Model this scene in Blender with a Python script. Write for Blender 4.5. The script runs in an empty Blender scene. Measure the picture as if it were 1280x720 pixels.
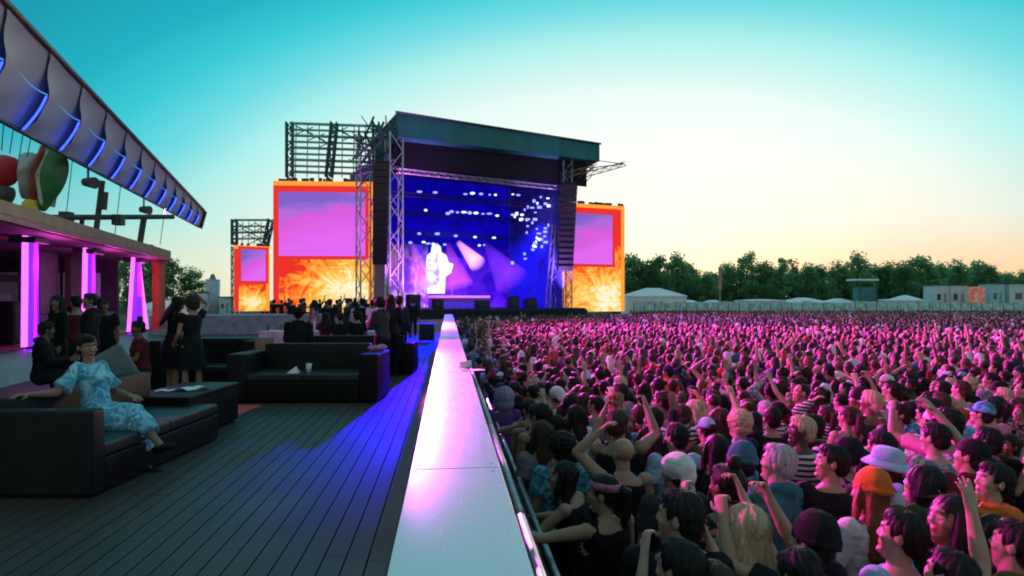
import bpy, bmesh, math, random
import numpy as np
from mathutils import Vector, Matrix, noise, Quaternion
random.seed(11); RND = random.Random(5)
SC = bpy.context.scene; COL = SC.collection
PI = math.pi; R = math.radians
V = Vector
# ---------------------------------------------------------------- camera frame of reference
YAW = math.atan(80/800); CZ = 2.70
FW = V((math.sin(YAW), math.cos(YAW), 0)); RT = V((math.cos(YAW), -math.sin(YAW), 0))
DECK = 1.05
def W(u, d, z=0.0): return RT*u + FW*d + V((0, 0, z))          # metres right of / ahead of the viewpoint
def P(px, py, d): return W((px-640)/800*d, d, CZ + (375-py)/800*d)
def proj(p):
    u = p.dot(RT); d = p.dot(FW)
    return (640+800*u/d, 375-800*(p.z-CZ)/d, d) if d > .05 else (-9999, -9999, d)
# ---------------------------------------------------------------- geometry collector
class G:
    def __init__(s): s.v = []; s.f = []; s.m = []; s.mi = 0
    def add(s, vs, fs):
        b = len(s.v); s.v.extend([tuple(v) for v in vs]); s.f.extend([tuple(i+b for i in f) for f in fs]); s.m.extend([s.mi]*len(fs))
    def hexa(s, p):
        s.add(p, [(3, 2, 1, 0), (4, 5, 6, 7), (0, 1, 5, 4), (1, 2, 6, 5), (2, 3, 7, 6), (3, 0, 4, 7)])
    def box(s, c, sz, M=None, bev=0.0):
        x, y, z = sz[0]/2, sz[1]/2, sz[2]/2
        if bev <= 0:
            pts = [V((a, b, d)) for d in (-z, z) for a, b in ((-x, -y), (x, -y), (x, y), (-x, y))]
            fs = [(3, 2, 1, 0), (4, 5, 6, 7), (0, 1, 5, 4), (1, 2, 6, 5), (2, 3, 7, 6), (3, 0, 4, 7)]
        else:
            bm = bmesh.new(); bmesh.ops.create_cube(bm, size=1)
            for v in bm.verts: v.co = V((v.co.x*2*x, v.co.y*2*y, v.co.z*2*z))
            bmesh.ops.bevel(bm, geom=bm.edges[:], offset=bev, segments=3, profile=.6, affect='EDGES')
            bm.verts.index_update(); pts = [v.co.copy() for v in bm.verts]; fs = [tuple(v.index for v in f.verts) for f in bm.faces]; bm.free()
        c = V(c)
        s.add([((M @ q) if M else q) + c for q in pts], fs)
    def slab(s, a, b, z0, z1, th):      # upright slab standing on the ground line a-b, thickness th to its far side
        a = V(a); b = V(b); e = (b-a); e.z = 0; e.normalize(); n = V((-e.y, e.x, 0))*th
        def q(p, z): return V((p.x, p.y, z))
        s.hexa([q(a, z0), q(b, z0), q(b+n, z0), q(a+n, z0), q(a, z1), q(b, z1), q(b+n, z1), q(a+n, z1)])
    def tube(s, pts, rads, n=8, cap=True, xa=None):
        pts = [V(p) for p in pts]; rads = [(r, r) if isinstance(r, (int, float)) else r for r in rads]
        if cap:                          # rounded ends
            d0 = (pts[0]-pts[1]).normalized(); d1 = (pts[-1]-pts[-2]).normalized()
            m0 = min(rads[0]); m1 = min(rads[-1]); p0 = pts[0]; p1 = pts[-1]; r0 = rads[0]; r1 = rads[-1]
            pts = [p0+d0*m0*.95, p0+d0*m0*.7] + pts + [p1+d1*m1*.7, p1+d1*m1*.95]
            rads = [(r0[0]*.3, r0[1]*.3), (r0[0]*.72, r0[1]*.72)] + rads + [(r1[0]*.72, r1[1]*.72), (r1[0]*.3, r1[1]*.3)]
        b = len(s.v); prev = None
        for i, p in enumerate(pts):
            t = (pts[min(i+1, len(pts)-1)]-pts[max(i-1, 0)]).normalized()
            if xa is not None: X = V(xa); X = (X - t*X.dot(t))
            elif prev is not None: X = prev - t*prev.dot(t)
            else: X = V((1, 0, 0)) if abs(t.x) < .9 else V((0, 1, 0)); X = X - t*X.dot(t)
            X.normalize(); Y = t.cross(X); prev = X
            for k in range(n):
                a = 2*PI*k/n; s.v.append(tuple(p + X*math.cos(a)*rads[i][0] + Y*math.sin(a)*rads[i][1]))
        for i in range(len(pts)-1):
            for k in range(n):
                k2 = (k+1) % n; s.f.append((b+i*n+k, b+i*n+k2, b+(i+1)*n+k2, b+(i+1)*n+k)); s.m.append(s.mi)
        s.f.append(tuple(b+k for k in reversed(range(n)))); s.m.append(s.mi)
        e = b+(len(pts)-1)*n; s.f.append(tuple(e+k for k in range(n))); s.m.append(s.mi)
    def bar(s, a, b, r, n=4): s.tube([a, b], [r, r], n, cap=False)
    def ball(s, c, r, M=None, nu=14, nv=9):
        c = V(c); r = (r, r, r) if isinstance(r, (int, float)) else r
        vs = []; fs = []
        for j in range(1, nv):
            th = PI*j/nv
            for i in range(nu):
                a = 2*PI*i/nu; q = V((r[0]*math.sin(th)*math.cos(a), r[1]*math.sin(th)*math.sin(a), r[2]*math.cos(th)))
                vs.append((M @ q if M else q)+c)
        t = V((0, 0, r[2])); vs.append((M @ t if M else t)+c); vs.append((M @ -t if M else -t)+c)
        N = len(vs)
        for j in range(nv-2):
            for i in range(nu):
                i2 = (i+1) % nu; fs.append((j*nu+i, (j+1)*nu+i, (j+1)*nu+i2, j*nu+i2))
        for i in range(nu):
            i2 = (i+1) % nu; fs.append((i, i2, N-2)); fs.append(((nv-2)*nu+i2, (nv-2)*nu+i, N-1))
        s.add(vs, fs)
    def truss(s, a, b, w=.4, r=.03, up=(0, 0, 1), n=None):
        a = V(a); b = V(b); t = (b-a).normalized(); U = V(up); U = (U-t*U.dot(t))
        if U.length < .1: U = V((1, 0, 0))-t*t.x
        U.normalize(); S = t.cross(U); L = (b-a).length; n = n or max(2, int(L/w/1.3))
        c = [(U*i+S*j)*w/2 for i, j in ((1, 1), (1, -1), (-1, -1), (-1, 1))]
        for q in c: s.bar(a+q, b+q, r)
        for k in range(n):
            p = a+t*L*k/n; p2 = a+t*L*(k+1)/n
            for i in range(4):
                c1, c2 = c[i], c[(i+1) % 4]
                if k % 2: c1, c2 = c2, c1
                s.bar(p+c1, p2+c2, r*.6)
    def transform(s, M): s.v = [tuple(M @ V(v)) for v in s.v]
    def mesh(s, name, mats=(), smooth=False):
        me = bpy.data.meshes.new(name); me.from_pydata(s.v, [], s.f); me.update()
        for m in mats: me.materials.append(m)
        if len(mats) > 1: me.polygons.foreach_set('material_index', s.m)
        if smooth: me.polygons.foreach_set('use_smooth', [True]*len(me.polygons))
        return me
def link(name, me, parent=None, loc=None):
    o = bpy.data.objects.new(name, me); COL.objects.link(o)
    if parent is not None: o.parent = parent
    if loc is not None: o.location = loc
    return o
def tag(o, label=None, cat=None, group=None, kind=None):
    if label: o['label'] = label
    if cat: o['category'] = cat
    if group: o['group'] = group
    if kind: o['kind'] = kind
    return o
def obj(name, g, mat, parent=None, smooth=False, origin=None):
    mats = mat if isinstance(mat, (list, tuple)) else [mat]
    if origin is not None: g.v = [tuple(V(v)-V(origin)) for v in g.v]
    return link(name, g.mesh(name, mats, smooth), parent, origin)
def thing(name, label, cat, loc=(0, 0, 0), rz=0, group=None):
    o = bpy.data.objects.new(name, None); COL.objects.link(o); o.location = loc; o.rotation_euler = (0, 0, rz); o.empty_display_size = .2
    return tag(o, label, cat, group)
def child(name, g, mat, par, smooth=False): # geometry given in world coordinates, parent only translated
    off = par.location
    g.v = [(v[0]-off.x, v[1]-off.y, v[2]-off.z) for v in g.v]
    return obj(name, g, mat, par, smooth)
# ---------------------------------------------------------------- materials
def s2l(c):
    return tuple(((x/255)/12.92 if x/255 <= .04045 else ((x/255+.055)/1.055)**2.4) for x in c[:3]) + (1,)
MATS = {}
class N:
    def __init__(s, name):
        s.m = bpy.data.materials.new(name); s.m.use_nodes = True; s.t = s.m.node_tree; s.n = s.t.nodes; s.l = s.t.links
        s.b = s.n['Principled BSDF']; s.o = s.n['Material Output']
    def new(s, t, **k):
        x = s.n.new(t)
        for a, b in k.items():
            if a.startswith('i_'): x.inputs[a[2:].replace('_', ' ')].default_value = b
            else: setattr(x, a, b)
        return x
    def link(s, a, b): s.l.new(a, b)
    def coords(s, kind='Object', scale=(1, 1, 1)):
        tc = s.new('ShaderNodeTexCoord'); mp = s.new('ShaderNodeMapping'); mp.inputs['Scale'].default_value = scale
        s.link(tc.outputs[kind], mp.inputs[0]); return mp.outputs[0]
    def noise(s, vec, scale, detail=4, rough=.55, dist=0):
        n = s.new('ShaderNodeTexNoise'); n.inputs['Scale'].default_value = scale; n.inputs['Detail'].default_value = detail
        n.inputs['Roughness'].default_value = rough; n.inputs['Distortion'].default_value = dist; s.link(vec, n.inputs['Vector']); return n.outputs['Fac']
    def ramp(s, fac, stops, interp='LINEAR'):
        r = s.new('ShaderNodeValToRGB'); e = r.color_ramp; e.interpolation = interp
        while len(e.elements) < len(stops): e.elements.new(.5)
        for x, (p, c) in zip(e.elements, stops): x.position = p; x.color = c if len(c) == 4 else tuple(c)+(1,)
        s.link(fac, r.inputs[0]); return r.outputs[0]
    def math(s, op, a, b=None, clamp=False):
        m = s.new('ShaderNodeMath'); m.operation = op; m.use_clamp = clamp
        for i, x in enumerate((a, b)):
            if x is None: continue
            if isinstance(x, (int, float)): m.inputs[i].default_value = x
            else: s.link(x, m.inputs[i])
        return m.outputs[0]
    def mix(s, f, a, b, blend='MIX'):
        m = s.new('ShaderNodeMix'); m.data_type = 'RGBA'; m.blend_type = blend
        for i, x in ((0, f), (6, a), (7, b)):
            if isinstance(x, (int, float)): m.inputs[i].default_value = x
            elif isinstance(x, tuple): m.inputs[i].default_value = x if len(x) == 4 else x+(1,)
            else: s.link(x, m.inputs[i])
        return m.outputs[2]
    def bump(s, h, strength=.3, dist=.01):
        b = s.new('ShaderNodeBump'); b.inputs['Strength'].default_value = strength; b.inputs['Distance'].default_value = dist
        s.link(h, b.inputs['Height']); s.link(b.outputs[0], s.b.inputs['Normal'])
    def base(s, c):
        if isinstance(c, tuple): s.b.inputs['Base Color'].default_value = c if len(c) == 4 else c+(1,)
        else: s.link(c, s.b.inputs['Base Color'])
    def set(s, **k):
        for a, b in k.items(): s.b.inputs[a.replace('_', ' ')].default_value = b
    def emit(s, c, st=1.0):
        if isinstance(c, tuple): s.b.inputs['Emission Color'].default_value = c if len(c) == 4 else c+(1,)
        else: s.link(c, s.b.inputs['Emission Color'])
        if isinstance(st, (int, float)): s.b.inputs['Emission Strength'].default_value = st
        else: s.link(st, s.b.inputs['Emission Strength'])
def plain(name, c, rough=.6, metal=0, var=.25, scale=3, bump=0, bscale=40):
    if name in MATS: return MATS[name]
    n = N(name); v = n.coords('Object'); f = n.noise(v, scale)
    lo = tuple(x*(1-var) for x in c[:3])+(1,); hi = tuple(min(1, x*(1+var)) for x in c[:3])+(1,)
    n.base(n.ramp(f, [(.3, lo), (.7, hi)])); n.set(Roughness=rough, Metallic=metal)
    if bump: n.bump(n.noise(v, bscale, 3), bump, .01)
    MATS[name] = n.m; return n.m
def lamp_mat(name, c, st, body=(.02, .02, .02)):
    if name in MATS: return MATS[name]
    n = N(name); n.base(tuple(body)); n.emit(tuple(c), st); n.set(Roughness=.7, Specular_IOR_Level=.05); MATS[name] = n.m; return n.m
def cloth(name, c, pattern=None, rough=.85):
    key = 'cloth_'+name
    if key in MATS: return MATS[key]
    n = N(key); v = n.coords('Object'); f = n.noise(v, 6, 3)
    c1 = tuple(x*.8 for x in c); c2 = tuple(min(1, x*1.15) for x in c)
    col = n.ramp(f, [(.35, c1), (.65, c2)])
    if pattern:
        vo = n.noise(v, pattern[1], 2, .5, 1.5); col = n.mix(n.ramp(vo, [(.46, (0, 0, 0)), (.52, (1, 1, 1))]), col, tuple(pattern[0]))
    n.base(col); n.set(Roughness=rough); n.b.inputs['Specular IOR Level'].default_value = .2
    b = n.math('ADD', n.noise(v, 18, 4, .6, .6), n.math('MULTIPLY', n.noise(v, 300, 2), .2)); n.bump(b, .8, .016)
    MATS[key] = n.m; return n.m
def hair_mat(name, c, c2=None, rough=.5):
    key = 'hair_'+name
    if key in MATS: return MATS[key]
    n = N(key); v = n.coords('Object', (1, 1, .12)); f = n.noise(v, 90, 4, .7, .3)
    c2 = c2 or tuple(min(1, x*2.2+.01) for x in c)
    n.base(n.ramp(f, [(.3, tuple(x*.6 for x in c)), (.55, c), (.8, c2)])); n.set(Roughness=rough, Specular_IOR_Level=.22); n.bump(f, .6, .006)
    MATS[key] = n.m; return n.m
def skin_mat(name, c):
    key = 'skin_'+name
    if key in MATS: return MATS[key]
    c = tuple(x*.80 for x in c); n = N(key); v = n.coords('Object'); f = n.noise(v, 9, 3)
    col = n.ramp(f, [(.3, tuple(x*.85 for x in c)), (.7, c)])
    at = n.new('ShaderNodeAttribute', attribute_name='features'); sp = n.new('ShaderNodeSeparateColor'); n.link(at.outputs['Color'], sp.inputs[0])
    col = n.mix(sp.outputs[0], col, (c[0]*.8, c[1]*.5, c[2]*.5)); col = n.mix(sp.outputs[1], col, (.015, .01, .008)); col = n.mix(sp.outputs[2], col, (.6, .58, .55))
    n.base(col); n.set(Roughness=.5, Specular_IOR_Level=.35); n.b.inputs['Subsurface Weight'].default_value = .0
    n.bump(n.noise(v, 160, 2), .15, .002); MATS[key] = n.m; return n.m
SKINS = [skin_mat('fair', (.62, .40, .30)), skin_mat('light', (.52, .32, .22)), skin_mat('tan', (.40, .23, .15)), skin_mat('brown', (.24, .125, .075)), skin_mat('dark', (.11, .055, .035))]
HAIR = {'dark': hair_mat('dark', (.012, .009, .008)), 'brown': hair_mat('brown', (.05, .028, .016)), 'blond': hair_mat('blond', (.58, .44, .27), (.85, .74, .55)),
        'grey': hair_mat('grey', (.40, .40, .42), (.75, .75, .78)), 'red': hair_mat('red', (.22, .06, .02)), 'lilac': hair_mat('lilac', (.30, .26, .42), (.5, .46, .65)), 'pink': hair_mat('pink', (.6, .12, .3))}
CL = {'black': cloth('black', (.012, .012, .014)), 'charcoal': cloth('charcoal', (.04, .04, .045)), 'navy': cloth('navy', (.015, .025, .07)), 'white': cloth('white', (.72, .72, .72)),
      'pale blue': cloth('pale_blue', (.35, .55, .75)), 'teal': cloth('teal', (.03, .16, .18)), 'red': cloth('red', (.55, .02, .02)), 'grey': cloth('grey', (.22, .22, .23)), 'pink': cloth('pink', (.65, .22, .38)),
      'purple': cloth('purple', (.16, .06, .28)), 'olive': cloth('olive', (.09, .10, .04)), 'maroon': cloth('maroon', (.14, .015, .03)), 'orange': cloth('orange', (.75, .17, .03)), 'cream': cloth('cream', (.62, .55, .42)),
      'blue': cloth('blue', (.05, .16, .5)), 'turquoise': cloth('turquoise', (.14, .5, .6), ((.03, .2, .3), 14)), 'yellow': cloth('yellow', (.65, .45, .05)), 'denim': cloth('denim', (.05, .08, .15)),
      'patterned blue': cloth('patterned_blue', (.34, .68, .78), ((.10, .36, .50), 11))}
def woven(name, c1, c2, scale, both):
    n = N('cloth_'+name); v = n.coords('Object'); ws = []
    for ax in (('Z', 'X') if both else ('Z',)):
        w = n.new('ShaderNodeTexWave', wave_type='BANDS', bands_direction=ax); w.inputs['Scale'].default_value = scale; w.inputs['Distortion'].default_value = .6; n.link(v, w.inputs['Vector']); ws.append(n.ramp(w.outputs['Fac'], [(.45, (0, 0, 0)), (.55, (1, 1, 1))]))
    f = ws[0] if not both else n.mix(.5, ws[0], ws[1]); n.base(n.mix(f, c1, c2)); n.set(Roughness=.85, Specular_IOR_Level=.2); n.bump(n.noise(v, 18, 4, .6, .6), .8, .016); return n.m
CL['striped grey'] = woven('striped', (.03, .03, .04), (.55, .55, .55), 7, False); CL['checked red'] = woven('checked', (.02, .01, .012), (.5, .04, .04), 5, True)
CL['dark floral'] = cloth('dark_floral', (.012, .012, .016), ((.5, .2, .25), 16)); CL['pale floral'] = cloth('pale_floral', (.55, .5, .48), ((.15, .2, .3), 18))
# ---------------------------------------------------------------- people
def remeshed(g, vox, smooth=2, fac=.5, dec=None):
    me = g.mesh('tmp'); o = bpy.data.objects.new('tmp', me); COL.objects.link(o)
    m = o.modifiers.new('r', 'REMESH'); m.mode = 'VOXEL'; m.voxel_size = vox; m.adaptivity = 0
    if smooth: q = o.modifiers.new('s', 'SMOOTH'); q.factor = fac; q.iterations = smooth
    if dec: q = o.modifiers.new('d', 'DECIMATE'); q.ratio = dec
    dg = bpy.context.evaluated_depsgraph_get(); r = bpy.data.meshes.new_from_object(o.evaluated_get(dg))
    bpy.data.objects.remove(o); bpy.data.meshes.remove(me)
    r.polygons.foreach_set('use_smooth', [True]*len(r.polygons)); return r
def displace(me, fn):
    nv = len(me.vertices); co = np.empty(nv*3); me.vertices.foreach_get('co', co); no = np.empty(nv*3); me.vertex_normals.foreach_get('vector', no)
    co = co.reshape(-1, 3); no = no.reshape(-1, 3); d = np.array([fn(V(c)) for c in co]); co += no*d[:, None]
    me.vertices.foreach_set('co', co.ravel()); me.update()
def hand(g, w, d, n, curl=.5, side=1, spread=.16):
    d = V(d).normalized(); n = V(n); n = (n-d*n.dot(d)).normalized(); s = d.cross(n)*side
    g.tube([w-d*.02, w+d*.03, w+d*.088], [(.028, .02), (.038, .017), (.041, .014)], 10, xa=s)
    for k, (o, L) in enumerate(((.031, .070), (.0105, .080), (-.0105, .075), (-.031, .058))):
        a = (o/.031)*spread; dd = (d*math.cos(a)+s*math.sin(a)); p = w+d*.085+s*o; pts = [p]
        c = curl*(.8+.15*k); ang = 0
        for j, f in enumerate((.45, .3, .25)):
            ang += c*.75; p = p+(dd*math.cos(ang)+n*math.sin(ang))*L*f; pts.append(p)
        g.tube(pts, [.0095, .009, .0085, .0075], 6)
    p = w+d*.025+s*.030; t1 = (d*.6+s*.75+n*.25).normalized(); t2 = (d*.85+s*.3+n*.4).normalized()
    g.tube([p, p+t1*.035, p+t1*.035+t2*.032, p+t1*.035+t2*.055], [.013, .012, .0105, .0085], 6)
UA, FA, TH, SH = .285, .255, .43, .42
class Pose:
    def __init__(s, uaR=(.18, .02, -1), faR=(.05, .3, -1), uaL=(-.18, .02, -1), faL=(-.05, .3, -1), thR=(.06, 0, -1), shR=(.0, -.03, -1), thL=(-.06, 0, -1), shL=(0, -.03, -1),
                 hip=.93, lean=(0, 0), head=(0, 0, 0), curl=(.5, .5), palmR=None, palmL=None, female=False, footR=None, footL=None):
        s.f = female; s.hip = V((0, 0, hip)); s.TR = Matrix.Rotation(lean[0], 3, 'X') @ Matrix.Rotation(lean[1], 3, 'Y')
        s.U = s.TR @ V((0, 0, 1)); s.X = s.TR @ V((1, 0, 0)); s.F = s.TR @ V((0, 1, 0))
        k = .92 if female else 1
        s.sh = {1: s.hip+s.U*.462+s.X*.178*k, -1: s.hip+s.U*.462-s.X*.178*k}
        s.el = {}; s.wr = {}; s.fd = {}; s.palm = {1: palmR, -1: palmL}
        for sd, ua, fa in ((1, uaR, faR), (-1, uaL, faL)):
            ua = V(ua).normalized(); fa = V(fa).normalized(); s.el[sd] = s.sh[sd]+ua*UA; s.wr[sd] = s.el[sd]+fa*FA; s.fd[sd] = fa
            if ua.z > .2: s.sh[sd] = s.sh[sd]+s.U*.03
        s.hj = {1: s.hip+V((.092, 0, -.03)), -1: s.hip+V((-.092, 0, -.03))}; s.kn = {}; s.an = {}; s.ft = {1: footR or (.12, 1, -.18), -1: footL or (-.12, 1, -.18)}
        for sd, th, sh in ((1, thR, shR), (-1, thL, shL)):
            s.kn[sd] = s.hj[sd]+V(th).normalized()*TH; s.an[sd] = s.kn[sd]+V(sh).normalized()*SH
        s.curl = {1: curl[0], -1: curl[1]}
        y, p, r = head
        s.HM = Matrix.Translation(s.hip+s.U*.672+s.F*.012) @ ((Matrix.Rotation(y, 3, 'Z') @ Matrix.Rotation(p, 3, 'X') @ Matrix.Rotation(r, 3, 'Y')).to_4x4())
        s.neck = s.hip+s.U*.53
TORSO_M = [(-.11, .10, .085, 0), (-.04, .155, .115, 0), (.06, .155, .112, 0), (.17, .140, .100, 0), (.30, .160, .116, 0), (.40, .172, .118, -.005), (.455, .160, .10, -.01), (.495, .105, .078, -.012), (.53, .062, .062, -.008)]
TORSO_F = [(-.11, .10, .09, 0), (-.04, .165, .122, -.005), (.06, .150, .108, 0), (.17, .118, .088, 0), (.30, .138, .10, 0), (.40, .150, .102, -.005), (.455, .145, .088, -.01), (.495, .095, .068, -.012), (.53, .052, .052, -.008)]
def torso(g, p, inf=0, t0=-1, t1=9, n=20):
    T = TORSO_F if p.f else TORSO_M; pts = []; rr = []
    for t, rx, ry, fo in T:
        if t0 <= t <= t1: pts.append(p.hip+p.U*t+p.F*fo); rr.append((rx+inf, ry+inf))
    g.tube(pts, rr, n, xa=p.X, cap=False)
    if p.f and t1 > .35:
        for sd in (1, -1): g.ball(p.hip+p.U*.335+p.X*.068*sd+p.F*.075, (.06+inf, .055+inf, .06+inf))
    else:
        g.ball(p.hip+p.U*(-.02)-p.F*.03, (.15+inf, .10+inf, .10+inf))
def body_mesh(p, vox=.0075):
    g = G(); torso(g, p); k = .86 if p.f else 1
    hc = p.HM.to_translation(); g.tube([p.hip+p.U*.47, p.neck, hc-p.U*.05], [.075*k, .056*k, .054*k], 14)
    for sd in (1, -1):
        g.ball(p.sh[sd], .062*k)
        a, e, w = p.sh[sd], p.el[sd], p.wr[sd]
        g.tube([a, a.lerp(e, .35), a.lerp(e, .8), e], [.054*k, .052*k, .042*k, .040*k], 12)
        g.tube([e, e.lerp(w, .3), e.lerp(w, .75), w], [.040*k, .042*k, .031*k, .027*k], 12)
        pn = V(p.palm[sd]) if p.palm[sd] else V((-sd, .3, 0)); hand(g, w, p.fd[sd], pn, p.curl[sd], side=1 if (p.fd[sd].cross(pn)).dot(V((0, 1, .2))) > 0 else -1)
        h, kn, an = p.hj[sd], p.kn[sd], p.an[sd]
        g.tube([h, h.lerp(kn, .4), h.lerp(kn, .85), kn], [.092, .083, .058, .054], 12)
        g.tube([kn, kn.lerp(an, .3), kn.lerp(an, .75), an], [.052, .056, .036, .034], 12)
        f = V(p.ft[sd]).normalized(); g.tube([an-f*.05-V((0, 0, .035)), an+f*.04-V((0, 0, .03)), an+f*.16-V((0, 0, .045))], [(.032, .034), (.04, .034), (.042, .018)], 10)
    h = G()
    h.ball((0, -.012, .030), (.077, .098, .088), nu=20, nv=14)
    h.tube([(0, .030, .03), (0, .036, -.03), (0, .040, -.07), (0, .050, -.105)], [(.070, .062), (.066, .055), (.052, .044), (.032, .028)], 16, xa=(1, 0, 0))
    h.ball((0, .082, .032), (.050, .014, .012)); h.tube([(0, .084, .025), (0, .094, -.002), (0, .099, -.020)], [.009, .0095, .0115], 8)
    h.ball((.011, .092, -.024), .009); h.ball((-.011, .092, -.024), .009)
    h.ball((0, .086, -.056), (.023, .008, .007)); h.ball((0, .085, -.067), (.019, .008, .007)); h.ball((0, .082, -.098), (.022, .016, .014))
    for sd in (1, -1):
        h.ball((.077*sd, -.004, -.005), (.011, .020, .032), nu=10); h.ball((.045*sd, .062, -.022), (.022, .024, .020)); h.ball((.031*sd, .077, .008), (.014, .010, .009))
    b = len(g.v); h.transform(p.HM); g.add(h.v, h.f)
    me = remeshed(g, vox, 2, .45)
    nv = len(me.vertices); co = np.empty(nv*3); me.vertices.foreach_get('co', co); co = co.reshape(-1, 3)
    Mi = np.array(p.HM.inverted()); q = co @ Mi[:3, :3].T + Mi[:3, 3]
    ax = np.abs(q[:, 0]); F = np.zeros((nv, 4)); F[:, 3] = 1
    F[(q[:, 1] > .07) & (ax < .025) & (q[:, 2] > -.074) & (q[:, 2] < -.050), 0] = 1
    F[(q[:, 1] > .055) & (ax > .013) & (ax < .050) & (q[:, 2] > .026) & (q[:, 2] < .037), 1] = .9
    F[(q[:, 1] > .055) & (np.abs(ax-.031) < .014) & (np.abs(q[:, 2]-.008) < .0065), 2] = .9
    F[(q[:, 1] > .055) & (np.abs(ax-.031) < .006) & (np.abs(q[:, 2]-.008) < .007), 1] = 1
    at = me.color_attributes.new('features', 'FLOAT_COLOR', 'POINT'); at.data.foreach_set('color', F.ravel()); return me
def wrinkle(amp=.006, s=8):
    amp *= 1.5
    o = V((RND.random()*50, 0, 0))
    return lambda c: amp*(noise.noise((c+o)*s) + .6*noise.noise((V((c.x, c.y, c.z*1.8))+o)*s*2.3)) + amp*.3
def top_mesh(p, style):
    g = G(); k = .86 if p.f else 1
    if style == 'tank': torso(g, p, .010, -.2, .46)
    elif style == 'crop': torso(g, p, .014, .2, .46)
    else: torso(g, p, .016, -.2 if style != 'dress' else -.05, .50)
    if style == 'tank' or style == 'crop':
        for sd in (1, -1): g.tube([p.hip+p.U*.38+p.X*.085*sd+p.F*.07, p.hip+p.U*.51+p.X*.085*sd-p.F*.01, p.hip+p.U*.38+p.X*.085*sd-p.F*.08], [.03, .026, .03], 8)
    else:
        fr = {'tee': .62, 'long': 1.0, 'dress': .35, 'hoodie': 1.0, 'wide': .8}[style]
        for sd in (1, -1):
            a, e, w = p.sh[sd], p.el[sd], p.wr[sd]; x = .024 if style != 'wide' else .045
            g.ball(a, .062*k+.014); m = a.lerp(e, fr)
            g.tube([a, a.lerp(e, fr*.5), m], [.054*k+.018, .052*k+.019, .046*k+x], 12, cap=(fr == 1))
            if fr == 1: g.tube([e, e.lerp(w, .5), e.lerp(w, .93)], [.041*k+.022, .038*k+.020, .030*k+.012], 12, cap=False)
        if style == 'hoodie': g.tube([p.neck+p.X*.09-p.F*.02, p.neck-p.F*.09-p.U*.02, p.neck-p.X*.09-p.F*.02], [.03, .055, .03], 10)
    if style == 'dress':
        g.tube([p.hip+p.U*.06, p.hip-p.U*.08, p.hip-V((0, 0, .42))], [(.165, .13), (.19, .15), (.25, .20)], 20, xa=p.X, cap=False)
    me = remeshed(g, .012, 2); displace(me, wrinkle(.008 if style in ('hoodie', 'wide', 'long') else .006)); return me
def legs_mesh(p, style='trousers'):
    g = G()
    g.ball(p.hip+V((0, 0, -.04)), (.172, .135, .12))
    inf, fr = {'trousers': (.014, .97), 'shorts': (.02, 0), 'wide': (.045, .62), 'jeans': (.012, .97)}[style]
    for sd in (1, -1):
        h, kn, an = p.hj[sd], p.kn[sd], p.an[sd]
        g.tube([h, h.lerp(kn, .4), kn], [.095+inf, .085+inf, .062+inf], 12)
        if fr: g.tube([kn, kn.lerp(an, .35), kn.lerp(an, fr)], [.058+inf, .058+inf, .042+inf*1.2], 12, cap=False)
    if style == 'wide':
        a = p.hj[1].lerp(p.hj[-1], .5); b = p.kn[1].lerp(p.kn[-1], .5); g.tube([a, b], [(.15, .09), (.12, .07)], 12)
    me = remeshed(g, .013, 2); displace(me, wrinkle(.009 if style == 'wide' else .006)); return me
def shoe_mesh(p, sd):
    g = G()
    if True:
        an = p.an[sd]; f = V(p.ft[sd]).normalized()
        g.tube([an-f*.055-V((0, 0, .035)), an+f*.05-V((0, 0, .035)), an+f*.175-V((0, 0, .052))], [(.042, .042), (.048, .04), (.048, .025)], 10)
    return remeshed(g, .012, 2)
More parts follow.
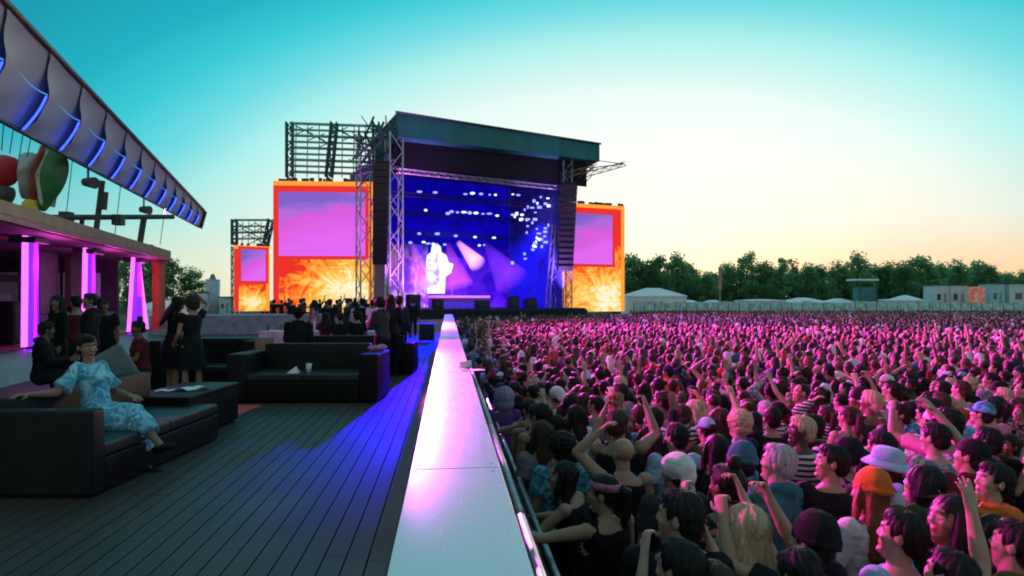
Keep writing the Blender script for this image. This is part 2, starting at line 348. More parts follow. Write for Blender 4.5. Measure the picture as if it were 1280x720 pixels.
# hair and hats live in the head frame (origin between the ears, +y is the face)
def strands(amp, fz=2.0, fa=9.0, ctr=(0, -.02)):
    o = RND.random()*30
    def f(c):
        a = math.atan2(c.y-ctr[1], c.x-ctr[0]); return amp*(noise.noise(V((math.cos(a)*fa*.5, math.sin(a)*fa*.5+o, c.z*fz*3))) + .7*noise.noise(V((math.cos(a)*fa*1.4, math.sin(a)*fa*1.4+o, c.z*fz*2)))) + amp*.3
    return f
def hair_geo(kind):
    g = G(); B = (0, -.020, .034)
    if kind == 'buzz': g.ball((0, -.017, .034), (.0805, .0975, .087)); amp = .001
    elif kind in ('short', 'bun', 'ponytail', 'topknot'):
        g.ball((0, -.018, .040), (.0865, .1035, .090)); g.ball((0, -.055, -.010), (.072, .060, .070)); g.ball((0, .03, .088), (.062, .055, .035)); amp = .007 if kind == 'short' else .004
        if kind == 'bun': g.ball((0, -.125, .05), (.045, .04, .042)); amp = .004
        if kind == 'topknot': g.ball((0, -.05, .155), (.042, .042, .04))
        if kind == 'ponytail': g.tube([(0, -.10, .06), (0, -.155, .03), (0, -.15, -.10), (0, -.13, -.26)], [.02, .036, .035, .012], 10)
    elif kind == 'bob':
        g.ball((0, -.018, .036), (.098, .112, .096)); g.tube([(0, -.02, .03), (0, -.03, -.05), (0, -.035, -.115)], [(.104, .098), (.108, .09), (.09, .075)], 18, xa=(1, 0, 0)); amp = .008
    elif kind == 'big_bob':
        g.ball((0, -.02, .03), (.128, .135, .125)); g.ball((0, -.05, -.06), (.118, .10, .10)); amp = .012
    elif kind == 'curly': g.ball((0, -.022, .048), (.118, .128, .115)); g.ball((0, -.05, -.02), (.10, .08, .08)); amp = .014
    elif kind == 'long':
        g.ball(B, (.090, .106, .094)); g.tube([(0, -.035, .03), (0, -.055, -.08), (0, -.085, -.20), (0, -.095, -.36), (0, -.10, -.42)], [(.093, .075), (.10, .060), (.115, .045), (.10, .032), (.06, .02)], 18, xa=(1, 0, 0))
        for sd in (1, -1): g.tube([(.075*sd, .01, .05), (.088*sd, .015, -.05), (.095*sd, .02, -.18)], [.024, .026, .018], 8)
        amp = .007
    elif kind == 'wavy':
        g.ball(B, (.097, .110, .098)); g.tube([(0, -.035, .03), (0, -.055, -.08), (0, -.085, -.20), (.01, -.095, -.34), (.0, -.09, -.40)], [(.103, .08), (.118, .066), (.14, .055), (.13, .045), (.08, .03)], 20, xa=(1, 0, 0))
        for sd in (1, -1): g.tube([(.08*sd, .01, .05), (.10*sd, .02, -.06), (.105*sd, .035, -.20), (.09*sd, .05, -.30)], [.026, .032, .028, .014], 8)
        amp = .013
    return g, amp
HAIRM = {}
def with_strands(me, kind):
    """loose locks and fly-away strands rooted on the hair surface"""
    r = random.Random(len(kind)*7+1); nv = len(me.vertices); co = np.empty(nv*3); me.vertices.foreach_get('co', co); no = np.empty(nv*3); me.vertex_normals.foreach_get('vector', no)
    co = co.reshape(-1, 3); no = no.reshape(-1, 3); vs = [tuple(c) for c in co]; fs = [tuple(p.vertices) for p in me.polygons]
    cnt, ln, out = {'buzz': (0, 0, 0), 'short': (1100, .030, .30), 'curly': (1300, .022, .8), 'long': (900, .085, .10), 'wavy': (1000, .075, .22), 'bob': (800, .05, .15), 'big_bob': (1000, .045, .30), 'bun': (700, .03, .2), 'topknot': (700, .03, .2), 'ponytail': (800, .05, .15)}[kind]
    for _ in range(cnt):
        i = r.randrange(nv); p = V(co[i]); nn = V(no[i])
        if p.z < -.3 and r.random() < .5: pass
        flow = V((0, -.5, -1)) if kind != 'curly' else V((r.gauss(0, 1), r.gauss(0, 1), r.gauss(0, 1)))
        t = flow + V((r.gauss(0, .35), r.gauss(0, .35), r.gauss(0, .2))); t = (t-nn*t.dot(nn)).normalized(); L = ln*r.uniform(.5, 1.3); o = out*r.uniform(.2, 1.6); sd = t.cross(nn).normalized(); w = r.uniform(.0012, .0028); b = len(vs); bend = r.gauss(0, .25)
        for k in range(4):
            s_ = k/3; q = p - nn*.002 + t*L*s_ + nn*(o*L*s_*(1.25-s_)) + sd*bend*L*s_*s_ ; ww = w*(1-s_*.85); vs.append(tuple(q-sd*ww)); vs.append(tuple(q+sd*ww+nn*.0006))
        fs += [(b+2*k, b+2*k+1, b+2*k+3, b+2*k+2) for k in range(3)]
    m2 = bpy.data.meshes.new('hair'); m2.from_pydata(vs, [], fs); m2.update(); m2.polygons.foreach_set('use_smooth', [True]*len(m2.polygons)); return m2
def hair_mesh(kind):
    if kind not in HAIRM:
        g, amp = hair_geo(kind); me = remeshed(g, .0075, 2)
        if kind == 'curly': displace(me, lambda c: .012*noise.noise(c*45)+.008*noise.noise(c*90))
        else: displace(me, strands(amp))
        HAIRM[kind] = with_strands(me, kind)
    return HAIRM[kind]
HATM = {}
def hat_mesh(kind):
    if kind in HATM: return HATM[kind]
    g = G()
    def dome(r, z0, top, cy=-.015, n=26, m=8, flat=0):
        vs = []; fs = []
        for j in range(m):
            a = PI/2*j/(m)
            rr = math.cos(a)**(.7+flat); zz = z0+(top-z0)*math.sin(a)
            for i in range(n): b = 2*PI*i/n; vs.append((r[0]*rr*math.cos(b), cy+r[1]*rr*math.sin(b), zz))
        vs.append((0, cy, top))
        for j in range(m-1):
            for i in range(n): i2 = (i+1) % n; fs.append((j*n+i, j*n+i2, (j+1)*n+i2, (j+1)*n+i))
        for i in range(n): fs.append(((m-1)*n+i, (m-1)*n+(i+1) % n, m*n))
        fs.append(tuple(reversed(range(n)))); g.add(vs, fs)
    if kind in ('cap', 'cap_back'):
        dome((.094, .110), .035, .150); sg = 1 if kind == 'cap' else -1; vs = []; n = 12
        for zoff in (0, -.006):
            for i in range(n+1):
                a = PI*(.14+.72*i/n); vs.append((.088*math.cos(a), -.015+sg*.104*math.sin(a), .045+zoff))
            for i in range(n+1):
                a = PI*(.14+.72*i/n); vs.append((.082*math.cos(a)*1.0, -.015+sg*(.100+.082*math.sin(a)**.7)*math.sin(a)**.5, .030+zoff-.012*abs(math.cos(a))))
        k = n+1; fs = []
        for i in range(n):
            fs += [(i, i+1, k+i+1, k+i), (2*k+i+1, 2*k+i, 3*k+i, 3*k+i+1), (k+i, k+i+1, 3*k+i+1, 3*k+i), (i+1, i, 2*k+i, 2*k+i+1)]
        fs += [(0, k, 3*k, 2*k), (n, 2*k+n, 3*k+n, k+n)]
        g.add(vs, fs); g.ball((0, -.015, .152), .008)
    elif kind == 'beanie':
        dome((.096, .113), .030, .172, -.02); g.tube([(.0, -.02, .018), (.0, -.02, .055)], [(.101, .118), (.101, .118)], 28, cap=False, xa=(1, 0, 0))
    elif kind == 'bucket':
        dome((.100, .116), .04, .135, -.015, flat=-.35); g.tube([(0, -.015, .045), (0, -.015, .018), (0, -.015, -.005)], [(.102, .118), (.132, .150), (.155, .172)], 28, cap=False, xa=(1, 0, 0))
    elif kind == 'sunhat':
        dome((.102, .118), .05, .145, -.015, flat=-.3); g.tube([(0, -.015, .055), (0, -.015, .040), (0, -.015, .030)], [(.102, .118), (.18, .19), (.235, .245)], 28, cap=False, xa=(1, 0, 0))
    elif kind == 'headscarf':
        g.ball((0, -.022, .05), (.108, .122, .100), nu=22); g.ball((0, -.105, .0), (.07, .05, .06)); g.tube([(0, -.12, -.01), (.02, -.14, -.10)], [.03, .02], 8)
    elif kind == 'bandana':
        g.tube([(0, -.015, .038), (0, -.018, .085)], [(.089, .107), (.086, .104)], 26, cap=False, xa=(1, 0, 0)); g.tube([(0, -.12, .05), (0, -.15, .0)], [.016, .01], 6)
    elif kind == 'headphones':
        g.tube([(.098*math.cos(a), -.005, .02+.118*math.sin(a)) for a in [PI*i/14 for i in range(15)]], [(.011, .014)]*15, 8, xa=(0, 1, 0))
        for sd in (1, -1): g.tube([(.082*sd, -.005, 0), (.108*sd, -.005, 0)], [.036, .030], 14, cap=False)
    me = g.mesh('hat', (), True) if kind != 'headscarf' else remeshed(g, .009, 2)
    if kind in ('headscarf', 'beanie'): displace(me, lambda c: .005*noise.noise(c*22)+.003*noise.noise(V((c.x, c.y, c.z*.3))*70))
    HATM[kind] = me; return me
HATNAME = {'cap': 'cap', 'cap_back': 'cap', 'beanie': 'beanie', 'bucket': 'bucket_hat', 'sunhat': 'sun_hat', 'headscarf': 'headscarf', 'bandana': 'bandana', 'headphones': 'headphones'}
PROTO = {}
def proto(key):
    """(pose name, sex) -> meshes, built once"""
    if key in PROTO: return PROTO[key]
    pn, f = key; p = POSES[pn](f); d = {'p': p, 'body': body_mesh(p), 'tops': {}, 'legs': {}, 'shoes': None}; PROTO[key] = d; return d
POSES = {
 'relaxed': lambda f: Pose(female=f, head=(.35, .05, 0), lean=(.02, .02)),
 'watching': lambda f: Pose(female=f, uaR=(.2, .25, -1), faR=(-.45, .9, .2), uaL=(-.2, .2, -1), faL=(.4, .9, .1), head=(.1, -.05, .05), curl=(.9, .9)),
 'cheer': lambda f: Pose(female=f, uaR=(.45, .35, .9), faR=(-.1, .3, 1), faL=(.3, .8, -.2), head=(.25, .12, 0), curl=(.25, .8), palmR=(0, 1, 0)),
 'point': lambda f: Pose(female=f, uaL=(-.35, .6, .75), faL=(-.05, .8, .8), head=(-.1, .05, 0), curl=(.6, .3), palmL=(.2, .3, -1)),
 'bothup': lambda f: Pose(female=f, uaR=(.5, .25, .85), faR=(-.05, .15, 1), uaL=(-.5, .25, .85), faL=(.1, .2, 1), head=(.2, .2, .05), curl=(.2, .3), palmR=(0, 1, 0), palmL=(0, 1, 0)),
 'filming': lambda f: Pose(female=f, uaR=(.25, .75, .25), faR=(-.35, .45, .9), uaL=(-.25, .75, .1), faL=(.3, .5, .85), head=(.05, .08, 0), curl=(1.0, 1.0), palmR=(-1, .2, 0), palmL=(1, .2, 0)),
 'neck': lambda f: Pose(female=f, uaR=(.8, .12, .28), faR=(-.92, -.38, .25), uaL=(-.9, .1, .05), faL=(.85, -.42, .32), head=(.2, .05, 0), curl=(.7, .7), palmR=(0, 1, 0), palmL=(0, 1, 0)),
 'headhand': lambda f: Pose(female=f, uaR=(.2, .1, -1), faR=(.0, .7, -.6), uaL=(-.65, .35, .75), faL=(.75, -.2, .75), head=(.3, .0, 0), curl=(.5, .6), palmL=(.6, -.2, -.7)),
 'lean': lambda f: Pose(female=f, lean=(-.30, 0), uaR=(.25, .7, -.65), faR=(-.15, 1, -.15), uaL=(-.3, .7, -.65), faL=(.2, 1, -.1), head=(.3, .2, 0), curl=(.8, .8), palmR=(-.3, 0, -1), palmL=(.3, 0, -1)),
 'reach': lambda f: Pose(female=f, uaL=(-1, .35, -.12), faL=(-1, .25, .22), uaR=(.2, .15, -1), faR=(-.3, .9, -.1), lean=(-.06, -.06), head=(.75, .0, 0), curl=(.6, .3), palmL=(0, .2, -1)),
 'lookback': lambda f: Pose(female=f, head=(1.15, .05, .05), faR=(-.3, .8, .3), curl=(.9, .5)),
}
def mesh_for(d, kind, style):
    if kind == 'top':
        if style not in d['tops']: d['tops'][style] = top_mesh(d['p'], style)
        return d['tops'][style]
    if kind == 'legs':
        if style not in d['legs']: d['legs'][style] = legs_mesh(d['p'], style)
        return d['legs'][style]
    if d['shoes'] is None: d['shoes'] = [shoe_mesh(d['p'], 1), shoe_mesh(d['p'], -1)]
    return d['shoes']
def paint(o, m):
    if not o.data.materials: o.data.materials.append(m)
    o.material_slots[0].link = 'OBJECT'; o.material_slots[0].material = m
def person(key, loc, rz, label, group, scale=1.0, skin=1, hair=None, haircol='dark', top=('tee', 'black'), legs=('trousers', 'black'), hat=None, hatcol='black', tilt=(0, 0), shoes='black'):
    d = proto(key); o = link('person', d['body']); tag(o, label, 'person', group); paint(o, SKINS[skin])
    o.location = loc; o.rotation_mode = 'QUATERNION'
    o.rotation_quaternion = (Matrix.Rotation(tilt[1], 3, RT) @ Matrix.Rotation(tilt[0], 3, FW) @ Matrix.Rotation(rz, 3, 'Z')).to_quaternion(); o.scale = (scale,)*3
    if hair:
        h = link('hair', hair_mesh(hair), o); h.matrix_local = d['p'].HM; paint(h, HAIR[haircol])
    if hat:
        h = link(HATNAME[hat], hat_mesh(hat), o); h.matrix_local = d['p'].HM; paint(h, CL[hatcol] if hatcol in CL else MATS[hatcol])
    if top:
        nm = {'tee': 't_shirt', 'tank': 'tank_top', 'long': 'shirt', 'dress': 'dress', 'hoodie': 'hoodie', 'crop': 'crop_top', 'wide': 'blouse'}[top[0]]
        h = link(nm, mesh_for(d, 'top', top[0]), o); paint(h, CL[top[1]])
    if legs: h = link(legs[0] if legs[0] in ('shorts', 'trousers') else 'trousers', mesh_for(d, 'legs', legs[0]), o); paint(h, CL[legs[1]])
    if shoes:
        for me in mesh_for(d, 'shoes', None): h = link('shoe', me, o); paint(h, CL[shoes])
    return o
# ================================================================ SETTING
def structure(o, k='structure'): o['kind'] = k; return o
# grass field to the horizon
n = N('field'); v = n.coords('Object'); f = n.noise(v, .05, 5); f2 = n.noise(v, 3, 5)
n.base(n.mix(f2, n.ramp(f, [(.35, (.05, .045, .02)), (.6, (.045, .07, .02))]), (.03, .035, .015))); n.set(Roughness=.95); n.bump(f2, .5, .05)
def gz(y): k = min(1, max(0, (y-2.5)/11)); return -.40*k*k*(3-2*k)      # the field falls gently away from the deck
g = G(); S_ = 1500; yy_ = [-60, 0, 2.5]+[2.5+i for i in range(1, 12)]+[60, 300, 2*S_]
g.add([q for y in yy_ for q in ((-S_, y, gz(y)), (S_, y, gz(y)))], [(2*i, 2*i+1, 2*i+3, 2*i+2) for i in range(len(yy_)-1)])
structure(obj('field_ground', g, n.m))
# deck: individual composite planks on a dark sub floor
n = N('deck_boards'); v = n.coords('Object', (14, .6, 1)); big = n.noise(n.coords('Object'), .8, 5); fine = n.noise(n.coords('Object', (60, 1.5, 1)), 4, 4)
wn = n.new('ShaderNodeTexWhiteNoise'); wn.noise_dimensions = '1D'
sx = n.new('ShaderNodeSeparateXYZ'); n.link(n.coords('Object'), sx.inputs[0]); n.link(n.math('FLOOR', n.math('DIVIDE', sx.outputs[0], .142)), wn.inputs['W'])
c = n.mix(fine, (.040, .031, .026), (.068, .055, .046)); c = n.mix(n.math('MULTIPLY', wn.outputs[0], .45), c, (.024, .023, .021)); c = n.mix(n.ramp(big, [(.45, (0, 0, 0)), (.75, (.6, .6, .6))]), c, (.066, .060, .050))
n.base(c); n.link(n.ramp(big, [(.3, (.42, .42, .42)), (.7, (.62, .62, .62))]), n.b.inputs['Roughness']); n.bump(fine, .35, .004)
g = G(); x = -.085; k = 0; pw = .142
while x > -17:
    y = -1.5 - RND.random()*2
    while y < 58:
        L = 3.6 if x > -8 else 60
        g.hexa([V(q) for q in ((x-pw+.007, y, DECK-.03), (x, y, DECK-.03), (x, y+L-.005, DECK-.03), (x-pw+.007, y+L-.005, DECK-.03),
                               (x-pw+.009, y, DECK), (x-.002, y, DECK), (x-.002, y+L-.005, DECK), (x-pw+.009, y+L-.005, DECK))])
        y += L
    x -= pw; k += 1
structure(obj('deck_floor', g, n.m))
g = G(); g.box((-8.6, 28, .5), (17, 62, 1.02)); structure(obj('deck_substructure_floor', g, plain('under', (.01, .01, .01), .9)))
# ---------------------------------------------------------------- white ledge on the deck edge
LZ = 2.15
n = N('ledge_laminate'); f = n.noise(n.coords('Object', (1, .3, 1)), 3, 5); sm = n.noise(n.coords('Object', (8, 1.2, 8)), 5, 4)
st = n.noise(n.coords('Object', (1, .25, 1)), 9, 7, .72, 1.0); n.base(n.mix(n.ramp(st, [(.58, (0, 0, 0)), (.74, (.40, .40, .40))]), n.mix(f, (.74, .76, .78), (.84, .84, .85)), (.42, .40, .40))); n.link(n.ramp(sm, [(.3, (.23, .23, .23)), (.7, (.28, .28, .28))]), n.b.inputs['Roughness']); n.set(Specular_IOR_Level=.6); n.bump(sm, .02, .002)
LEDGE = n.m
t = thing('ledge', 'long white laminate ledge running along the deck edge above the crowd', 'ledge', (0, 0, DECK))
y = -1.45; seams = [2.1, 4.9]
ys = [-1.3, 2.1, 4.9] + [4.9+2.8*i for i in range(1, 8)]
for a, b in zip(ys, ys[1:]):
    g = G(); g.box(((.172-.122)/2, (a+b)/2, LZ-.02), (.294, b-a-.006, .04), bev=.004); child('ledge_panel', g, LEDGE, t)
    for yy in (a+.05, b-.05):
        for xx in (-.095, .145): g = G(); g.tube([(xx, yy, LZ-.001), (xx, yy, LZ+.0012)], [.006, .005], 10, cap=False); child('screw', g, plain('screw', (.2, .2, .2), .4, 1), t)
g = G(); g.box((.025, (ys[-1]-1.3)/2, (LZ+.2)/2-.04), (.2, ys[-1]+1.3, LZ-.2)); child('side_panel', g, plain('ledge_side', (.10, .12, .14), .5), t)
cy = lamp_mat('cyan_glint', (.05, .8, 1), 5)  # glints on the laminate, put in as small glowing discs
for px, py in ((525, 553), (520, 593)):
    q = P(px, py, 800*.55/(py-375)); g = G(); g.tube([(0, 0, 0), (0, 0, .002)], [.006, .006], 12, cap=False)
    o = obj('glint_disc', g, cy); o.location = (q.x, q.y, LZ+.0005); tag(o, 'small round cyan glint disc %s the ledge edge' % ('farther along' if py < 570 else 'nearer along'), 'glint disc')
q = P(578, 461, 800*.55/86)
g = G(); g.tube([(0, 0, .034), (.09, 0, .034)], [.026, .034], 12, cap=False); o = obj('plastic_cup', g, plain('cup', (.7, .55, .62), .3), smooth=True); o.location = (q.x-.02, q.y, LZ-.002); o.rotation_euler.z = .2
tag(o, 'empty plastic cup lying on its side on the white ledge', 'cup')
g = G(); g.box((0, 0, .003), (.13, .09, .004)); o = obj('folded_flyer', g, plain('flyer', (.7, .7, .7), .6)); o.location = (q.x+.10, q.y-.12, LZ); o.rotation_euler.z = .5; tag(o, 'folded white flyer lying beside the cup on the ledge', 'flyer')
# ---------------------------------------------------------------- steel crowd barrier beside the ledge
steel = plain('steel', (.36, .40, .41), .5, 1.0, .2, 12)
for i in range(4):
    y0 = .9+2.32*i; y1 = y0+2.26
    t = thing('crowd_barrier', 'steel crowd barrier section %s below the white ledge' % ('nearest the viewpoint', 'second from the viewpoint', 'third from the viewpoint', 'fourth and last one visible')[i], 'barrier', (.52, y0, 0), 0, 'steel barriers along the ledge')
    g = G(); g.bar((.36, y0, 1.62), (.36, y1, 1.62), .024, 8); child('top_rail', g, steel, t, True)
    g = G(); g.bar((.62, y0, 1.12), (.62, y1, 1.12), .022, 8); child('lower_rail', g, steel, t, True)
    for k in range(2):
        yy = y0+.04+k*(y1-y0-.08); g = G(); g.bar((.36, yy, 1.62), (.70, yy, 0), .022, 8); g.bar((.36, yy, 1.6), (.28, yy, 0), .02, 8); child('post', g, steel, t, True)
    for k in range(6):
        yy = y0+.22+k*.36; g = G(); g.bar((.36, yy, 1.61), (.64, yy+.16, .95), .013, 6); child('brace', g, steel, t, True)
# ---------------------------------------------------------------- lounge furniture
def fabric(name, c, rough=.6): return plain(name, c, rough, 0, .25, 5, .25, 220)
BLK = fabric('sofa_black', (.006, .0065, .0065), .55); BLK2 = fabric('sofa_dark', (.010, .012, .012), .5); CUSH = fabric('seat_pad', (.018, .024, .024), .42)
for m_ in (BLK, BLK2): m_.node_tree.nodes['Principled BSDF'].inputs['Specular IOR Level'].default_value = .22
def sofa(label, M, L, depth, arm=.2, seat=.44, back=.84, armh=.70, arms=(1, 1), mats=None, group='black lounge sofas on the deck'):
    """long axis local x, faces local -y"""
    t = thing('sofa', label, 'sofa', M.to_translation(), 0, group); t.rotation_euler = M.to_euler(); m = mats or (BLK, BLK2, CUSH)
    def p_(nm, c, s, mt, b=.03): g = G(); g.box(c, s, bev=b); obj(nm, g, mt, t, True)
    x0 = -L/2 + (arm if arms[0] else 0); x1 = L/2 - (arm if arms[1] else 0)
    p_('base', ((x0+x1)/2, -.02, (seat-.12)/2+.01), (x1-x0-.004, depth-.05, seat-.12-.02), m[0], .02)
    w = (x1-x0)
    nc = max(1, round(w/.9))
    for i in range(nc): p_('seat_cushion', (x0+w*(i+.5)/nc, -.11, seat-.055), (w/nc-.006, depth-.24, .11), m[2], .025)
    p_('backrest', ((x0+x1)/2, depth/2-.10, back/2+.06), (x1-x0-.004, .20, back-.12), m[1], .03)
    for i, a in enumerate(arms):
        if a: p_('armrest', ((-L/2+arm/2) if i == 0 else (L/2-arm/2), 0, armh/2+.01), (arm, depth, armh-.02), m[1] if i == 0 else m[0], .03)
    return t
def place(u, d, ang, z=DECK): return Matrix.Translation(W(u, d, z)) @ Matrix.Rotation(-YAW+ang, 4, 'Z')
# near sofa that the seated woman uses: its seat faces the ledge (+x), long axis away from the viewpoint
sofa('black sofa whose high side hides the seated woman in turquoise', place(-3.98, 6.45, R(90)), 2.3, 1.0, .18, .42, .80, .73, (1, 0))
# facing sofa
sofa('long black sofa facing us with a napkin and cup on its seat', place(-3.36, 10.75, 0), 2.42, 1.0, .30, .46, .90, .78)
sofa('black sofa end beside the two standing women, joined at its corner', place(-5.55, 11.9, 0), 1.9, .95, .22, .46, .92, .92)
sofa('low black sofa behind the long facing one, beside the drinks table', place(-3.6, 14.6, R(180)), 2.8, .9, .2, .46, .86, .7)
# ottoman / cube table with papers
t = thing('ottoman', 'black cube ottoman with white leaflets lying on top', 'ottoman', W(-4.12, 8.1, DECK), -YAW)
g = G(); g.box((0, 0, .26), (.74, 1.35, .46), bev=.02); obj('body', g, BLK, t, True)
g = G(); g.box((0, 0, .50), (.76, 1.37, .05), bev=.012); obj('top', g, BLK2, t, True)
for sx_, sy_ in ((1, 1), (1, -1), (-1, 1), (-1, -1)): g = G(); g.box((sx_*.32, sy_*.62, .015), (.05, .05, .03)); obj('foot', g, plain('foot_pl', (.2, .2, .2)), t)
for i, (dx, dy, rz, dd) in enumerate(((-.16, -.05, .3, 'flat'), (.05, .02, -.4, 'curled'), (.2, .10, .9, 'folded'))):
    g = G(); vs = []
    for k in range(9): xx = -.11+.0275*k; zz = .004+ (.028*math.sin(k/8*PI) if i else .012*math.sin(k/8*PI*1.5)**2); vs += [(xx, -.075, zz), (xx, .075, zz), (xx, -.075, zz+.003), (xx, .075, zz+.003)]
    fs = []
    for k in range(8): a = 4*k; fs += [(a, a+1, a+5, a+4), (a+2, a+6, a+7, a+3), (a, a+4, a+6, a+2), (a+1, a+3, a+7, a+5)]
    fs += [(0, 2, 3, 1), (32, 33, 35, 34)]; g.add(vs, fs)
    o = obj('leaflet', g, plain('paper', (.78, .8, .8), .7, 0, .05), smooth=False); o.location = W(-4.12+dx, 7.95+dy, DECK+.526+i*.004); o.rotation_euler.z = rz; tag(o, '%s white leaflet on the black cube ottoman' % dd, 'leaflet')
# napkin and cup on the long sofa
q = W(-3.42, 10.45, DECK+.462)
g = G(); g.tube([(0, 0, 0), (0, 0, .15)], [.036, .048], 16, cap=False); o = obj('paper_cup', g, plain('cupw', (.75, .78, .78), .5), smooth=True); o.location = q+V((.10, 0, 0)); tag(o, 'white paper cup standing on the long sofa seat', 'cup')
g = G(); g.add([(-.12, -.06, 0), (.06, -.07, 0), (.07, .07, 0), (-.08, .06, 0), (.02, 0, .11)], [(3, 2, 1, 0), (0, 1, 4), (1, 2, 4), (2, 3, 4), (3, 0, 4)]); o = obj('crumpled_napkin', g, plain('paper', (.78, .8, .8))); o.location = q+V((-.12, 0, 0)); tag(o, 'crumpled white napkin beside the paper cup on the sofa', 'napkin')
g = G(); g.ball((0, 0, .05), (.15, .07, .05)); g.ball((.1, .03, .06), (.09, .06, .055)); o = link('pink_scarf', remeshed(g, .012)); displace(o.data, lambda c: .012*noise.noise(c*18)); paint(o, CL['pink']); o.location = W(-2.32, 10.9, DECK+.78); tag(o, 'crumpled pink scarf on the far armrest of the long sofa', 'scarf')
# leaning grey cushion
g = G(); g.box((0, 0, .33), (.62, .16, .66), bev=.07); o = obj('cushion', g, fabric('cushion_grey', (.09, .11, .11), .6), smooth=True); o.location = W(-4.55, 7.55, DECK+.42); o.rotation_euler = (R(-8), R(-28), R(55)); tag(o, 'dark grey cushion leaning upright beside the seated woman', 'cushion')
# coral mat
g = G(); g.box((0, 0, .006), (1.15, 1.15, .012)); o = obj('floor_mat', g, plain('coral', (.75, .09, .10), .8, 0, .1, 8, .3, 200)); o.location = W(-4.48, 9.42, DECK); o.rotation_euler.z = -YAW; tag(o, 'coral red mat on the deck between ottoman and long sofa', 'mat')
# drinks table with white cloth
t = thing('drinks_table', 'long table under a white cloth crowded with drinks', 'table', W(-5.1, 18.6, DECK), -YAW)
wt = plain('tablecloth', (.6, .58, .6), .7)
g = G(); g.box((0, 0, .74), (4.2, .8, .04), bev=.01); obj('tabletop', g, wt, t)
for xx in (-1.9, 0, 1.9):
    for yy in (-.3, .3): g = G(); g.bar((xx, yy, 0), (xx, yy, .72), .025, 8); obj('leg', g, plain('tleg', (.03, .03, .03)), t)
g = G(); g.box((0, -.41, .55), (4.2, .012, .40)); obj('cloth_drop', g, wt, t)
for i in range(16):
    x = -1.9+.25*i+RND.uniform(-.06, .06); h = RND.choice((.12, .24, .28)); g = G()
    if h > .2: g.tube([(0, 0, 0), (0, 0, h*.6), (0, 0, h*.75), (0, 0, h)], [.035, .035, .014, .013], 10, cap=False); m = plain('bottle_g%d' % (i % 3), ((.05, .12, .05), (.25, .1, .03), (.6, .62, .65))[i % 3], .15); nm = 'bottle'
    else: g.tube([(0, 0, 0), (0, 0, h)], [.03, .04], 10, cap=False); m = plain('tumbler', (.7, .6, .62), .2); nm = 'plastic_tumbler'
    o = obj(nm, g, m, smooth=True); o.location = t.location + (RT*x + FW*RND.uniform(-.25, .2)) + V((0, 0, .762)); tag(o, 'small %s standing on the white clothed drinks table' % nm.replace('_', ' '), nm.split('_')[-1], nm + 's on the drinks table')
# dark flight case on the deck walkway
t = thing('flight_case', 'dark flight case standing alone on the blue lit deck', 'case', W(-3.35, 25.0, DECK), .1)
g = G(); g.box((0, 0, .40), (.62, .5, .66), bev=.02); obj('body', g, plain('case', (.015, .015, .03), .5), t)
for sx_ in (-.3, .3):
    for sy_ in (-.24, .24): g = G(); g.bar((sx_, sy_, .06), (sx_, sy_, .74), .022, 6); obj('edge_trim', g, steel, t)
for sx_ in (-.24, .24): g = G(); g.tube([(sx_-.02, -.18, .035), (sx_+.02, -.18, .035)], [.035, .035], 10, cap=False); obj('caster', g, BLK, t)
# ---------------------------------------------------------------- low lavender wall / raised platform behind the lounge
g = G(); a = W(-17, 30, 0); b = W(-5.6, 33, 0); g.slab(a, b, DECK-.1, 1.95, .25); g.slab(a+FW*.25, b+FW*.25, DECK-.1, 1.90, 6)
o = obj('platform_wall', g, plain('lav_wall', (.30, .27, .36), .8)); tag(o, 'low lavender grey platform wall behind the lounge sofas', 'wall', None, 'thing'); del o['kind']
# ================================================================ PAVILION (bar lounge) on the far left
white_panel = plain('frosted', (.50, .58, .60), .45, 0, .12, 2)
PA = (-11.35, 8.2); PB = (-11.95, 21.0)                  # front line in (u,d); it comes out of frame at the near end
PA = (-9.6, 12.0)
def F(k, out=0, z=0):                                    # k 0..1 along the front, out metres towards the ledge
    u = PA[0]+(PB[0]-PA[0])*k; d = PA[1]+(PB[1]-PA[1])*k; L = math.hypot(PB[0]-PA[0], PB[1]-PA[1]); nu, nd = (PB[1]-PA[1])/L, -(PB[0]-PA[0])/L
    return W(u+nu*out, d+nd*out, z)
pav = thing('lounge_pavilion', 'open fronted bar lounge with curved roof, magenta lit columns and white base', 'pavilion', F(0, 0, 0))
def pc(nm, g, m, sm=False): return child(nm, g, m, pav, sm)
PZ = 1.72; RZ = 3.98
g = G(); g.slab(F(-.8), F(1.0), DECK-.05, PZ, .2); g.v = g.v; pc('base_wall', g, white_panel)
g = G(); g.slab(F(-.8, -.2), F(1.0, -.2), PZ-.12, PZ, 7); pc('floor_slab', g, plain('pfloor', (.12, .04, .07), .5))
g = G(); g.slab(F(-.8, .15), F(1.0, .15), PZ, PZ+.05, .5); pc('counter_cap', g, plain('pcap', (.25, .04, .05), .5))
